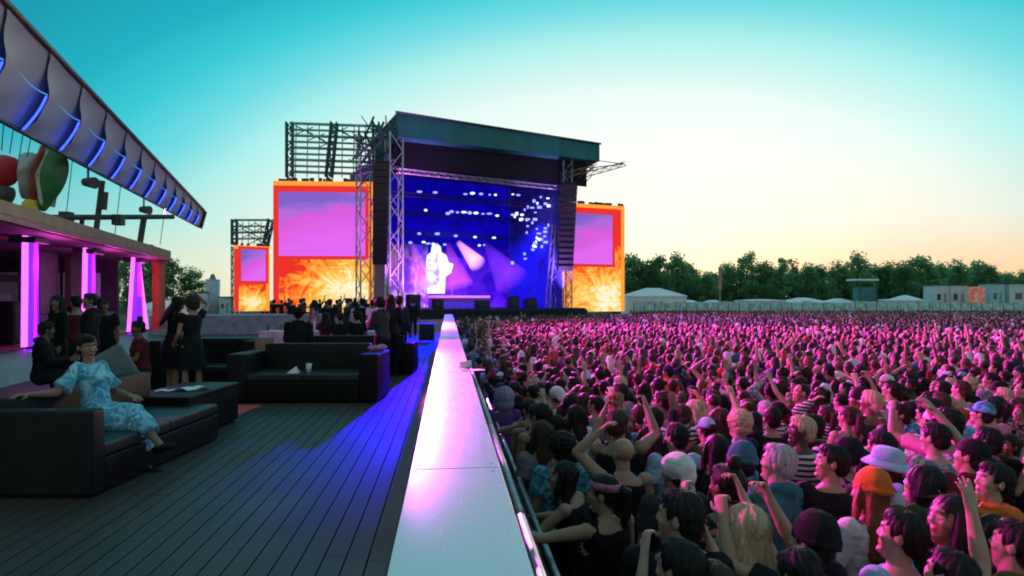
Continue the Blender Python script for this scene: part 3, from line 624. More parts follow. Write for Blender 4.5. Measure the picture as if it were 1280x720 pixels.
# roof with thin curved fascia: timber rim, green / yellow edge line
g = G(); g.slab(F(-.9, .9), F(1.03, .55), RZ, RZ+.30, 8.5); pc('roof', g, plain('proof', (.10, .09, .08), .7))
g = G(); g.slab(F(-.9, .96), F(1.035, .61), RZ+.14, RZ+.36, .05); pc('fascia', g, plain('pfascia', (.28, .20, .07), .5))
g = G(); g.slab(F(-.9, 1.0), F(1.04, .65), RZ+.02, RZ+.12, .05); pc('edge_strip', g, plain('pedge', (.40, .12, .10), .5))
g = G(); g.slab(F(-1.4, -5.4), F(1.3, -5.4), PZ, RZ, .2); pc('rear_wall', g, plain('prear', (.05, .045, .05), .8))
for k in range(9):
    g = G(); a = F(-.45+.155*k, -3.6); b = F(-.45+.155*k+.148, -3.6); g.slab(a, b, PZ, PZ+1.18, .05); pc('frosted_screen', g, white_panel)
g = G(); g.slab(F(-.6, -3.55), F(1.0, -3.55), PZ+1.55, PZ+1.75, .1); pc('bulkhead', g, plain('pbulk', (.10, .10, .09), .7))
g = G(); g.slab(F(.30, -.9), F(.98, -.9), PZ, PZ+.62, .5); pc('bar_counter', g, plain('bar_c', (.02, .02, .03), .35))
g = G(); g.slab(F(.985, .35), F(1.03, .45), PZ, RZ, .2); pc('orange_banner', g, plain('orange_fab', (.42, .10, .02), .7))
g = G(); g.slab(F(1.02, -8.5), F(1.02, -.95), PZ, RZ, .2); pc('end_wall', g, plain('prear', (.05, .045, .05), .8))
for k in range(6):
    g = G(); g.slab(F(1.005, -8.2+1.15*k), F(1.005, -8.2+1.15*k+1.05), PZ+.25, PZ+1.85, .04); pc('frosted_screen', g, plain('frosted_bright', (.62, .78, .80), .4, 0, .12, 2))
g = G(); g.slab(F(.93, -8.2), F(.93, -1.4), PZ, PZ+.85, .5); pc('back_bar', g, plain('bar_c', (.02, .02, .03), .35))
g = G(); g.slab(F(.70, -1.2), F(.80, -1.2), PZ, RZ, .15); pc('timber_fin', g, plain('fin', (.05, .04, .02), .6))
g = G(); g.slab(F(.58, -1.5), F(.70, -1.5), PZ, RZ, .1); pc('plaster_panel', g, plain('plas', (.16, .14, .15), .7))
mag = lamp_mat('magenta_tube', (1, .015, .62), 1.5, (.3, .05, .3)); vio = lamp_mat('violet_tube', (.22, .02, 1), 1.1, (.2, .05, .4)); pale = lamp_mat('pale_magenta_tube', (1, .12, .95), 2.2)
COLS = [(.03, 0.35, 0), (.42, .2, .1), (.80, .1, .55)]
for i, (k, w_, lean) in enumerate([(.10, .46, 0.0), (.43, .52, .2), (.83, .66, .9)]):
    col = 'straight', 'middle', 'splayed'
    t = thing('light_column', ('straight column of violet and magenta light tubes nearest us', 'narrow magenta light column in the middle of the bar', 'splayed magenta light column leaning beside the orange banner')[i], 'light column', F(k, .1, PZ), 0, 'lit columns of the lounge')
    top = F(k, .1, RZ-.02); e = (F(1)-F(0)).normalized()
    for j, (o1, o2, mm) in enumerate(((-.5, -.4, pale), (0, .1, mag), (.5, .35, pale), (.25, .2, vio), (-.25, -.15, vio))):
        g = G(); a = F(k, .1, PZ+.04)+e*(w_*o1*(1+lean*1.2)+lean*.45*(j in (2, 1))); b = top+e*w_*o2; g.tube([a, a.lerp(b, .5), b], [.055 if mm is pale else .11]*3, 8); child('light_tube', g, mm, t, True)
    g = G(); g.box(F(k, .1, RZ-.08), (.5, .5, .12), bev=.02); child('lamp_head', g, plain('lh', (.05, .02, .05), .5), t)
    g = G(); g.box(F(k, .1, PZ+.03), (.5, .5, .05), bev=.01); child('base', g, plain('lh', (.05, .02, .05), .5), t)
# tall speakers / fridges silhouettes inside the bar
for k, h, dd in ((.02, 1.0, 'first'), (.24, .95, 'second'), (.60, .8, 'third')):
    t = thing('bar_fridge', 'tall black drinks fridge inside the bar, %s along it' % dd, 'fridge', F(k, -.8, PZ), -YAW); g = G(); g.box((0, 0, h/2), (.5, .5, h), bev=.02); obj('body', g, BLK, t); g = G(); g.box((.26, -.0, h/2+.03), (.012, .42, h*.8)); obj('door', g, plain('fr_glass', (.03, .03, .04), .1), t)
# masts and beam on the pavilion roof
t = thing('roof_rigging', 'dark masts and a horizontal beam standing on the lounge roof', 'rigging', F(.5, -1, RZ+.3))
dk = plain('rig_dark', (.07, .06, .055), .6)
zb = CZ+(375-271)/800*19.6
g = G(); g.bar(P(48, 272, 17), P(216, 271, 22), .09, 6); child('beam', g, dk, t)
g = G(); g.bar(P(128, 226, 17.5), P(118, 306, 17.5), .08, 6); child('mast', g, dk, t)
g = G(); g.bar(P(131, 240, 17.5), P(129, 262, 17.5), .10, 6); child('winch', g, dk, t)
g = G(); g.bar(P(180, 272, 20.9), P(172, 322, 20.9), .10, 6); child('post', g, dk, t)
g = G(); g.bar(P(103, 272, 18.4), P(100, 300, 18.4), .07, 6); child('post', g, dk, t)
for px, py, d in ((83, 272, 18), (148, 275, 19.5), (53, 275, 17)): g = G(); g.box(P(px, py, d), (.28, .28, .32), bev=.02); child('lamp', g, dk, t)
for px0, py0, px1, py1, d in ((92, 200, 82, 268, 18), (152, 235, 142, 300, 19), (208, 260, 200, 300, 21.5), (5, 160, 2, 182, 14), (18, 165, 12, 186, 14.4), (30, 172, 24, 190, 15), (40, 176, 34, 190, 15)):
    g = G(); g.bar(P(px0, py0-12, d), P(px1, py1+6, d), .012, 4); child('guy_wire', g, dk, t)
# painted petal sculpture
t = thing('petal_sculpture', 'giant petal sculpture in red, grey, green and yellow above the lounge roof', 'sculpture', P(35, 290, 15.5))
def petal(pts, d, m, th=.22):
    for _ in range(2): pts = [q for i in range(len(pts)) for q in ((pts[i][0]*.75+pts[(i+1) % len(pts)][0]*.25, pts[i][1]*.75+pts[(i+1) % len(pts)][1]*.25), (pts[i][0]*.25+pts[(i+1) % len(pts)][0]*.75, pts[i][1]*.25+pts[(i+1) % len(pts)][1]*.75))]
    g = G(); n_ = len(pts); a = [P(x, y, d) for x, y in pts]; c = sum(a, V())/n_; b = [q+FW*th for q in a]
    g.add(a+b+[c-FW*.28], [tuple(n_+i for i in reversed(range(n_)))] + [(i, (i+1) % n_, n_+(i+1) % n_, n_+i) for i in range(n_)] + [((i+1) % n_, i, 2*n_) for i in range(n_)]); child('petal', g, m, t, True)
petal([(-14, 194), (14, 193), (18, 210), (13, 226), (2, 232), (-14, 233)], 15.3, plain('p_red', (.50, .02, .03), .5))
petal([(-8, 232), (9, 231), (12, 243), (4, 255), (-10, 262)], 15.2, plain('p_dgrey', (.06, .08, .08), .5))
petal([(20, 191), (50, 190), (42, 215), (38, 240), (28, 252), (22, 235), (26, 215)], 15.5, plain('p_grey', (.38, .42, .40), .5))
petal([(52, 178), (60, 182), (54, 215), (50, 250), (45, 262), (34, 248), (40, 215), (46, 192)], 15.35, plain('p_drk', (.30, .03, .03), .5))
petal([(58, 178), (73, 188), (80, 205), (74, 230), (58, 252), (44, 268), (49, 235), (54, 200)], 15.25, plain('p_green', (.04, .22, .06), .5))
petal([(28, 249), (42, 249), (43, 262), (38, 282), (18, 284), (24, 266)], 15.1, plain('p_yel', (.85, .58, .03), .5))
petal([(58, 188), (60, 188), (51, 255), (48, 256)], 15.15, plain('p_rib', (.6, .65, .45), .5), .5)
g = G(); g.bar(P(45, 255, 15.9), P(43, 300, 15.9), .06, 6); child('stem', g, dk, t)
# ================================================================ SAIL ROOF with pleats and blue led strips
def wing_pt(k, w, sag=0.0):
    """k 0 near .. 1 tip, w 0 upper edge .. 1 lower edge"""
    k2 = k
    up0 = P(-70, -78, 8.2); up1 = P(255, 263, 31); lo0 = P(-78, 108, 9.6); lo1 = P(249, 284, 32)
    # perspective correct spacing comes from interpolating in space
    return up0.lerp(up1, k2)*(1-w) + lo0.lerp(lo1, k2)*w
n = N('sail'); f = n.noise(n.coords('Object'), 1.2, 5); n.base(n.mix(f, (.36, .42, .44), (.50, .55, .56))); n.set(Roughness=.55); n.bump(n.noise(n.coords('Object'), 8, 4), .2, .03)
SAIL = n.m; led = lamp_mat('blue_led', (.02, .05, 1), 5.5); fold_glow = lamp_mat('pale_blue_fold_glow', (.08, .35, .9), 1.0)
sail = thing('sail_roof', 'long grey pleated sail roof with blue led strips over the lounge', 'sail roof', wing_pt(.5, .5))
nb = 13; nrm = ((wing_pt(1, 0)-wing_pt(0, 0)).cross(wing_pt(0, 1)-wing_pt(0, 0))).normalized()
if nrm.z > 0: nrm = -nrm     # points down, to the viewer
thick = wing_pt
for b_ in range(nb):
    k0, k1 = b_/nb, (b_+1)/nb; g = G(); nu_, nw = 12, 10; vs = []
    for i in range(nu_+1):
        s_ = i/nu_
        for j in range(nw+1):
            w_ = j/nw; k = k0+(k1-k0)*s_ + .35/nb*w_*(1-w_)*1.6
            k -= .05*(w_)*(1-k0)
            wid = (wing_pt(k, 1)-wing_pt(k, 0)).length
            dz = .095*wid*((1-s_)**1.5)*math.sin(PI*min(1, max(0, w_-.16)*.95+.03))**1.2 + .010*wid*math.sin(w_*17+s_*6)*(1-s_)
            vs.append(wing_pt(k, w_) + nrm*dz)
    fs = [(i*(nw+1)+j, (i+1)*(nw+1)+j, (i+1)*(nw+1)+j+1, i*(nw+1)+j+1) for i in range(nu_) for j in range(nw)]
    g.add(vs, fs); child('sail_bay', g, SAIL, sail, True)
    # led strip along the lower half of the pleat, tucked behind its lip
    g = G(); pts = []
    for j in range(7):
        w_ = .50+.46*j/6; k = k0+.35/nb*w_*(1-w_)*1.6-.004 - .05*w_*(1-k0); wid = (wing_pt(k, 1)-wing_pt(k, 0)).length; pts.append(wing_pt(k, w_)+nrm*(.065+.02*math.sin(w_*3))*wid)
    g.tube(pts, [.022]*7, 6); child('led_strip', g, led, sail, True)
    if b_:  # light on the upper faces of the folds, put in as thin glowing tubes
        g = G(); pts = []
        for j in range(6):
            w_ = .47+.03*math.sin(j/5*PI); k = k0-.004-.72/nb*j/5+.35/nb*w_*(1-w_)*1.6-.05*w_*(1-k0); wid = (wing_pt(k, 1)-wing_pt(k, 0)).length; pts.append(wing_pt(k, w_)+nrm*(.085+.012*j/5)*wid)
        g.tube(pts, [.012*(1-.15*j) for j in range(6)], 6); child('fold_highlight', g, fold_glow, sail, True)
g = G(); T_ = .35
g.hexa([wing_pt(0, 0)-nrm*.02, wing_pt(1.0, 0)-nrm*.02, wing_pt(1.0, 1)-nrm*.02, wing_pt(-.05, 1)-nrm*.02, wing_pt(0, 0)-nrm*T_, wing_pt(1.0, 0)-nrm*T_, wing_pt(1.0, 1)-nrm*T_, wing_pt(-.05, 1)-nrm*T_]); child('top_skin', g, SAIL, sail)
g = G(); g.tube([wing_pt(0, 0), wing_pt(1, 0)], [.06, .06], 8); child('edge_beam', g, plain('sail_edge', (.10, .10, .09), .5), sail, True)
g = G(); g.tube([wing_pt(-.05, 1), wing_pt(1, 1)], [.05, .05], 8); child('edge_beam', g, plain('sail_edge', (.10, .10, .09), .5), sail, True)
g = G(); g.hexa([wing_pt(1.001, -.02)+nrm*.12, wing_pt(1.012, -.02)+nrm*.12, wing_pt(1.012, 1.02)+nrm*.12, wing_pt(1.001, 1.02)+nrm*.12, wing_pt(1.001, -.02)-nrm*.4, wing_pt(1.012, -.02)-nrm*.4, wing_pt(1.012, 1.02)-nrm*.4, wing_pt(1.001, 1.02)-nrm*.4]); child('end_plate', g, plain('sail_end', (.12, .11, .10), .5), sail)
g = G(); g.bar(P(422/2.25, 700/2.25, 24), P(422/2.25, 752/2.25, 24), .05, 6); g.ball(P(188, 311, 24), .17)
o = obj('pole_lamp', g, dk, origin=P(188, 334, 24)); tag(o, 'small round lamp on a thin dark pole beside the lounge roof', 'lamp')
# ================================================================ MAIN STAGE
_A = V((-9.97, 55)); _e = V((18.7, 11)).normalized(); _n = V((-_e.y, _e.x))
def S(s, t, z=0): q = _A + _e*s + _n*t; return W(q.x, q.y, z)
SDIR = (S(1, 0)-S(0, 0)).normalized(); SIN = (S(0, 1)-S(0, 0)).normalized()
stage = thing('main_stage', 'large open air main stage with dark flat roof and deep blue lit interior', 'stage', S(9, 4, 0))
def sc_(nm, g, m, sm=False): return child(nm, g, m, stage, sm)
def sbox(s0, s1, t0, t1, z0, z1, s2=None):
    g = G(); g.hexa([S(s0, t0, z0), S(s1, t0, z0), S(s1, t1, z0), S(s0, t1, z0), S(s0, t0, z1), S(s1, t0, z1), S(s1, t1, z1), S(s0, t1, z1)]); return g
roofm = plain('stage_roof', (.015, .16, .16), .8, 0, .3, .5); drk = plain('stage_dark', (.012, .014, .022), .7); alu = plain('alu', (.45, .45, .48), .35, .6, .2, 6)
# roof
g = G(); g.hexa([S(0, -.6, 16.6), S(21.6, -.6, 16.9), S(21.6, 9, 15.6), S(-.6, 4.5, 15.4), S(-.2, -.6, 18.6), S(21.6, -.6, 18.6), S(21.6, 9, 16.6), S(-.8, 4.5, 16.8)]); sc_('roof', g, roofm)
sc_('roof_edge', (lambda g: (g.bar(S(-.3, -.72, 18.65), S(21.7, -.72, 18.65), .10), g)[1])(G()), plain('roof_edge', (.02, .06, .06), .5))
sc_('stage_floor', sbox(-1.0, 20, -.4, 12, 1.4, 1.9), drk)
sc_('front_skirt', sbox(-1.0, 20, -.75, -.45, 0, 1.75), plain('skirt', (.01, .008, .02), .8))
blue_wall = plain('interior_blue', (.05, .05, .30), .7, 0, .3, 1)
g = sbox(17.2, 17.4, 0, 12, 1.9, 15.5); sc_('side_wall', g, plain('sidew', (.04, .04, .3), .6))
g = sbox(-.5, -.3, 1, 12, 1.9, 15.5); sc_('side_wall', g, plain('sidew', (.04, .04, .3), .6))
# backdrop led wall
n = N('led_backdrop'); v = n.coords('Object'); sp = n.new('ShaderNodeSeparateXYZ'); n.link(v, sp.inputs[0])
f = n.noise(v, .35, 4, .6, 1.2); zf = n.math('DIVIDE', sp.outputs[2], 13, True)
c = n.mix(n.ramp(zf, [(.05, (1, 1, 1)), (.55, (0, 0, 0))]), n.ramp(f, [(.3, (.0, .0, .12)), (.7, (.002, .0, .42))]), n.ramp(f, [(.36, (.015, .0, .55)), (.62, (.12, .012, .85))]))
wv = n.new('ShaderNodeTexWave', wave_type='BANDS', bands_direction='Z'); wv.inputs['Scale'].default_value = 3; n.link(v, wv.inputs['Vector'])
n.base((.01, .01, .02)); n.emit(n.mix(n.math('MULTIPLY', wv.outputs['Fac'], .25), c, (0, 0, .15)), 1.25); n.set(Roughness=.8, Specular_IOR_Level=0)
def wall_panel(nm, a, b, z0, z1, th, m, par, dy=0):
    """upright panel object with local x along a-b and z up, so its picture is laid out in its own space"""
    a = V(a); b = V(b); L = (V((b.x, b.y, 0))-V((a.x, a.y, 0))).length; g = G(); g.box((L/2, th/2, (z1-z0)/2), (L, th, z1-z0))
    o = obj(nm, g, m, par); off = par.location if par else V()
    o.location = V((a.x, a.y, z0))-off; o.rotation_euler.z = math.atan2(b.y-a.y, b.x-a.x); return o
wall_panel('led_backdrop', S(-.2, 10), S(17.1, 10), 1.95, 15.44, .2, n.m, stage)
# the small lit floor set + figure screen
n = N('figure_screen'); v = n.coords('Object'); sp = n.new('ShaderNodeSeparateXYZ'); n.link(v, sp.inputs[0])
n.base((.02, .02, .03)); n.emit(n.ramp(n.noise(v, .9, 5, .65, .6), [(.36, (.62, .35, .85)), (.46, (.85, .98, .70)), (.56, (1, 1, .92)), (.68, (.80, .95, 1))]), 1.15); FIG = n.m
def face_poly(nm, pts, th, m, par):
    g = G(); k = len(pts); cc = sum((V(p) for p in pts), V())/k; a = [V(p) for p in pts]; b = [p+SIN*th for p in a]
    g.add(a+b+[cc, cc+SIN*th], [(i, (i+1) % k, 2*k) for i in range(k)] + [(k+(i+1) % k, k+i, 2*k+1) for i in range(k)] + [((i+1) % k, i, k+i, k+(i+1) % k) for i in range(k)]); return child(nm, g, m, par)
# a bright screen panel cut in the outline of a standing figure, upstage
D_ = 64.5
face_poly('figure_screen', [P(x, y, D_) for x, y in ((535, 367), (533, 345), (532, 330), (534, 319), (540, 315), (541, 308), (546, 304), (551, 308), (552, 315), (558, 319), (561, 328), (567, 330), (564, 341), (557, 346), (556, 367))], .3, FIG, stage)
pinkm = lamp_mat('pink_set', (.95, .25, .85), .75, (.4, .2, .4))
def sp2(n, v): q = n.new('ShaderNodeSeparateXYZ'); n.link(n.coords('Object'), q.inputs[0]); return q.outputs[2]
n = N('pink_smoke_glow'); v = n.coords('Object', (1, 1, .6)); f = n.noise(v, .9, 6, .65, .8)  # pink lit stage smoke, its glow and fade put into a panel's emission
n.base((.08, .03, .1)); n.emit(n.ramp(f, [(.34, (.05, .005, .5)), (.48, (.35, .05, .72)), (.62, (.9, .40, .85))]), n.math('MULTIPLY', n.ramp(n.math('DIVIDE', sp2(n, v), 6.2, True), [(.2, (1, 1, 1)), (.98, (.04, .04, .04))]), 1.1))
wall_panel('glow_panel', S(1.0, 6), S(6.2, 7.6), 1.95, 8.2, .1, n.m, stage)
wall_panel('glow_panel', S(7.6, 9), S(11.4, 9.3), 1.95, 7.2, .1, (lambda n: (n.base((.05, .02, .1)), n.emit(n.ramp(n.noise(n.coords('Object', (1, 1, .5)), .8, 5, .6, 1), [(.35, (.02, .0, .6)), (.6, (.22, .01, .62)), (.75, (.55, .08, .6))]), .8), n.m)[2])(N('violet_scrim')), stage)
g = sbox(5.6, 11.6, 4.4, 6.2, 2.9, 3.15); sc_('riser_deck', g, pinkm)
g = sbox(5.8, 11.4, 4.5, 6.1, 1.9, 2.9); sc_('riser_front', g, plain('riser', (.25, .10, .35), .5))
# trusses and lamps
sc_('header_shade_sheet', sbox(-.2, 20.5, .1, .25, 14.3, 16.7), plain('roof_shade', (.004, .005, .016), .95))  # added dark sheet, the shade under the roof put into its colour
sc_('ceiling', sbox(-.2, 17.6, .3, 10.6, 15.45, 15.52), plain('roof_shade', (.004, .005, .016), .95))
for z, t_ in ((14.9, 3.0), (13.9, .3), (12.9, 6), (11.4, 8), (9.5, 8.5)):
    g = G(); g.truss(S(.2, t_, z), S(17, t_, z), .35, .035); sc_('lighting_truss', g, alu if z == 13.9 else drk)
lmp = lamp_mat('stage_lamp', (.22, .25, 1), 2.2); lmpw = lamp_mat('stage_lamp_white', (.6, .66, 1), 2.4)
rows = [(239, 522, 566, [525, 544, 581, 590, 601, 612, 620, 642, 648, 664]), (264, 0, 0, [533, 560, 565, 572, 580, 588, 595, 603, 612, 622, 640, 652]), (292, 0, 0, [525, 548, 571, 594, 618]), (303, 0, 0, [514, 530, 536, 541, 556, 600, 606])]
for ri, (py, _, _, xs) in enumerate(rows):
    for px in xs:
        d = 62+ (px-520)/140*7; c0 = P(px+RND.uniform(-1, 1), py+(px-520)*.045+RND.uniform(-1.5, 1.5), d)
        g = G(); g.tube([(0, -.22, 0), (0, .2, .06)], [.12, .10], 10, cap=False); g.bar((0, 0, .1), (0, 0, .45), .03); o = link('stage_spotlight', g.mesh('lamp_body', [drk])); o.location = c0; o.rotation_euler.z = -YAW
        tag(o, 'small white spotlight hanging in the %s lamp row of the stage' % ('top', 'second', 'third', 'lowest pinkish')[ri], 'spotlight', ('top', 'second', 'third', 'lowest')[ri] + ' row of stage lamps')
        r_ = RND.uniform(.10, .17); o.scale = (RND.uniform(1, 2.1), 1, RND.uniform(.6, 1)); l = link('lens', (lambda g: (g.tube([(0, -.30, -.01), (0, -.222, 0)], [r_, .11], 10, cap=False), g.mesh('lens', [lmpw if RND.random() < .5 else lmp]))[1])(G()), o)
# white reflective patches: wall of small lamps on the right side wall
t = thing('lamp_wall', 'cluster of many small white lamps on the inner side wall', 'lamp cluster', P(668, 270, 60))
for i in range(70):
    a = RND.random(); b = RND.random(); px = 642+a*46-b*4; py = 243+b*74+ (1-a)*14
    if RND.random() > .35+.6*a*(1-.5*b): continue
    g = G(); d = 66+RND.uniform(-1, 1); g.box(P(px, py, d), (RND.uniform(.15, .5), .12, RND.uniform(.12, .34)), bev=.03); child('lamp', g, lmpw if RND.random() < .35 else lmp, t)
# towers
def tower(s, t_, z1, label, w=1.1, lean=0):
    tw = thing('truss_tower', label, 'tower', S(s, t_, 0), 0, None)
    g = G(); g.truss(S(s, t_, 0), S(s+lean, t_, z1), w, .07, up=tuple(SIN)); child('truss_mast', g, alu, tw)
    g = G(); g.box(S(s, t_, .15), (w*1.4, w*1.4, .3), bev=.03); child('base_plate', g, drk, tw)
    return tw
tower(-.1, .2, 17, 'bright purple lit truss tower at the near corner of the stage', 1.15)
tower(17.9, .3, 16.6, 'truss tower behind the black speaker array on the far stage corner', 1.0)
tower(16.6, 1.2, 14.5, 'leaning truss tower inside the far edge of the stage opening', .7, 1.4)
tower(-1.6, 3.4, 16.3, 'dark truss tower behind the near speaker array', 1.3)
g = G()
for i in range(26):
    a = S(RND.uniform(-3.0, -.1), RND.uniform(.5, 4), RND.uniform(13.5, 17.6)); b = a+V((RND.uniform(-1.2, 1.2), RND.uniform(-.5, .5), RND.uniform(-2.2, 2.2))); g.bar(a, b, RND.uniform(.04, .11))
g.truss(S(-3.0, 1, 14.5), S(0, 0, 18.1), .6, .06); g.truss(S(-3.2, 1, 13.6), S(0, 0, 14.4), .6, .06)
sc_('corner_rigging', g, plain('rigging', (.03, .07, .08), .6))
g = G(); g.truss(S(17.5, -.3, 15.1), S(21.4, -.3, 16.3), .5, .05); g.truss(S(18, 1, 14.2), S(21, -.3, 16.4), .4, .05)
for i in range(22):
    a = S(RND.uniform(17.3, 20.6), RND.uniform(-.4, 2), RND.uniform(14.2, 16.4)); g.bar(a, a+V((RND.uniform(-1, 1), 0, RND.uniform(-1.2, 1.2))), RND.uniform(.03, .08))
sc_('corner_rigging', g, plain('rigging2', (.20, .15, .13), .5))
t = thing('cantilever_truss', 'thin cantilever truss sticking out beyond the far stage corner', 'truss', S(18, 0, 14))
g = G(); g.truss(P(712, 224, 66), P(781, 205, 69), .45, .05); child('boom', g, plain('rigging', (.03, .07, .08), .6), t)
g = G(); g.bar(P(716, 212, 66), P(781, 205, 69), .05); g.bar(P(716, 200, 66), P(745, 214, 67), .05); g.bar(P(740, 200, 66), P(781, 205, 69), .04); child('stay', g, plain('rigging', (.03, .07, .08), .6), t)
# speaker arrays (banana of cabinets)
def line_array(pa, pb, d, w_px, label, grp):
    top = P(*pa, d); bot = P(*pb, d); t = thing('speaker_array', label, 'speaker array', top, 0, grp); w = w_px/800*d; nn = 15; h = (top.z-bot.z)/nn
    for i in range(nn):
        k = (i+.5)/nn; c = top.lerp(bot, k) + FW*(-.5*(1-k)**2) ; M = Matrix.Rotation(-YAW+.15, 3, 'Z') @ Matrix.Rotation(R(6+10*k), 3, 'X')
        g = G(); g.box(c, (w*(1-.10*k), .8, h*.96), M, bev=.03); child('speaker_cabinet', g, plain('spk', (.015, .012, .03), .5), t)
    g = G(); g.box(top+V((0, 0, .2)), (w*.9, .7, .16)); child('fly_bar', g, drk, t)
    g = G(); g.bar(top+V((0, 0, .2)), top+V((0, .5, 2.2)), .05); g.bar(top+V((.3, 0, .2)), top+V((0, .5, 2.2)), .03); child('chain', g, drk, t)
line_array((478, 206), (475, 330), 52.5, 20, 'tall black speaker array hanging at the near side of the stage', 'hanging speaker arrays')
line_array((710, 232), (706, 338), 63, 21, 'tall black speaker array hanging beside the far orange screen wall', 'hanging speaker arrays')
# band on stage: equipment
for i, (s, w, h, lb) in enumerate(((2.2, 1.2, 1.3, 'amplifier stack by the tower'), (4.6, .9, .9, 'drum riser block'), (9.2, 1.4, .8, 'keyboard stand beside the lit riser'), (12.6, 1.1, 1.2, 'monitor desk at far side'), (14.6, 1.3, 1.0, 'guitar rig near the far wing'))):
    t = thing('stage_equipment', 'dark %s on the stage' % lb, 'equipment', S(s, 1.6, 1.9)); g = G(); g.box(S(s, 1.6, 1.9+h/2), (w, .7, h-.02), Matrix.Rotation(math.atan2(SDIR.y, SDIR.x), 3, 'Z'), bev=.05); child('cabinet', g, drk, t)
    g = G(); g.box(S(s, 1.2, 1.9+h*.55), (w*.85, .05, h*.7), Matrix.Rotation(math.atan2(SDIR.y, SDIR.x), 3, 'Z')); child('grille', g, plain('spk', (.015, .012, .03), .5), t)
# ---------------------------------------------------------------- side screen walls
def fire_mat(name, ctr, rad, L, H, seed=0):
    n = N(name); v = n.coords('Object'); sp = n.new('ShaderNodeSeparateXYZ'); n.link(v, sp.inputs[0])
    dx = n.math('SUBTRACT', sp.outputs[0], ctr[0]); dz = n.math('MULTIPLY', n.math('SUBTRACT', sp.outputs[2], ctr[1]), 1.15)
    r = n.math('SQRT', n.math('ADD', n.math('MULTIPLY', dx, dx), n.math('MULTIPLY', dz, dz))); r = n.math('DIVIDE', r, rad)
    an = n.math('ARCTAN2', dz, dx); cb = n.new('ShaderNodeCombineXYZ'); n.link(n.math('MULTIPLY', an, 3.0), cb.inputs[0]); n.link(n.math('MULTIPLY', r, .9), cb.inputs[1]); cb.inputs[2].default_value = seed
    rays = n.noise(cb.outputs[0], 1.6, 5, .6, .6); bl = n.noise(v, .6, 7, .68, 2.5)
    k = n.math('ADD', r, n.math('MULTIPLY', n.math('SUBTRACT', rays, .5), 1.0)); k = n.math('ADD', k, n.math('MULTIPLY', n.math('SUBTRACT', bl, .5), 1.7))
    n.base((.05, .02, .01)); n.emit(n.ramp(k, [(.10, (1, .93, .65)), (.32, (1, .74, .20)), (.56, (1, .48, .06)), (.78, (1, .26, .03)), (.97, (.95, .10, .015)), (1.0, (.85, .03, .02))]), 1.0); n.set(Roughness=.8, Specular_IOR_Level=0); return n.m
def sky_screen(name, L, H, seed):
    n = N(name); v = n.coords('Object'); sp = n.new('ShaderNodeSeparateXYZ'); n.link(v, sp.inputs[0]); z = n.math('DIVIDE', sp.outputs[2], H); x = n.math('DIVIDE', sp.outputs[0], L)
    m_ = n.new('ShaderNodeMapping'); m_.inputs['Rotation'].default_value = (0, -.45, 0); m_.inputs['Scale'].default_value = (.16, 1, .6); m_.inputs['Location'].default_value = (seed, 0, 0); n.link(v, m_.inputs[0])
    f = n.noise(m_.outputs[0], .9, 6, .55, .8)
    g_ = n.math('ADD', z, n.math('MULTIPLY', n.math('SUBTRACT', f, .5), .9)); g_ = n.math('SUBTRACT', g_, n.math('MULTIPLY', x, .35))
    n.base((.03, .02, .05)); n.emit(n.ramp(g_, [(.05, (.66, .12, .78)), (.38, (.60, .09, .60)), (.58, (.36, .13, .62)), (.80, (.18, .10, .50))]), 1.15); n.set(Specular_IOR_Level=0); return n.m
redf = lamp_mat('red_frame', (.85, .04, .03), .8, (.4, .02, .02)); oraf = lamp_mat('orange_frame', (1, .33, .04), .95, (.5, .2, .02))
def screen_wall(label, Pa, Pb, z1, scr, ctr, seed):
    L = (V((Pb.x, Pb.y, 0))-V((Pa.x, Pa.y, 0))).length; t = thing('screen_wall', label, 'screen wall', V((Pa.x, Pa.y, 0)), 0, None)
    ex = (Pb-Pa).normalized(); nn = V((-ex.y, ex.x, 0))
    def at(x, off): q = Pa+ex*x+nn*off; return V((q.x, q.y, 0))
    wall_panel('printed_wall', at(0, 0), at(L, 0), 1.4, z1, .4, fire_mat('fire_%d' % seed, ctr, L*.62, L, z1, seed), t)
    x0, x1, s0, s1 = scr
    for a, b, c_, d_, m in ((0, L, z1-.35, z1+.05, oraf), (0, .45, 1.4, z1-.36, redf), (L-.4, L, 1.4, z1-.36, oraf)): wall_panel('frame', at(a, -.12), at(b, -.12), c_, d_, .1, m, t)
    for a, b, c_, d_ in ((x0-.3, x1+.3, s1+.004, s1+.3), (x0-.3, x1+.3, s0-.3, s0-.004), (x0-.3, x0-.004, s0, s1), (x1+.004, x1+.3, s0, s1)): wall_panel('screen_frame', at(a, -.25), at(b, -.25), c_, d_, .2, redf, t)
    wall_panel('video_screen', at(x0, -.2), at(x1, -.2), s0, s1, .15, sky_screen('sky_%d' % seed, x1-x0, s1-s0, seed), t)
    g = G(); bb = V((Pa.x, Pa.y, 0))
    for i in range(int(L*3)):
        x = RND.uniform(0, L); q = at(x, .1)+V((0, 0, z1+.05)); g.box(q+V((0, 0, .12)), (RND.uniform(.15, .5), .2, RND.uniform(.15, .45)))
    child('top_clutter', g, plain('clutter', (.07, .03, .04), .6), t)
    g = G(); g.truss(at(.2, 1.2), at(.2, 1.2)+V((0, 0, z1)), .6, .06); g.truss(at(L-.3, 1.2), at(L-.3, 1.2)+V((0, 0, z1)), .6, .06); child('support_truss', g, drk, t)
    return t
zt = CZ+148/800*58
screen_wall('orange flame patterned wall with big lilac screen on the near stage side', P(342, 375, 58), P(466, 375, 58.5), zt, (.5, 8.25, CZ+55/800*58, CZ+135/800*58), (6.6, 2.0), 3)
zt2 = CZ+118/800*73
screen_wall('orange flame patterned wall with lilac screen beyond the far stage corner', P(674, 375, 70), P(780, 375, 74), zt2, (4.0, 9.1, CZ+45/800*72, CZ+108/800*72), (8.2, 1.2), 8)
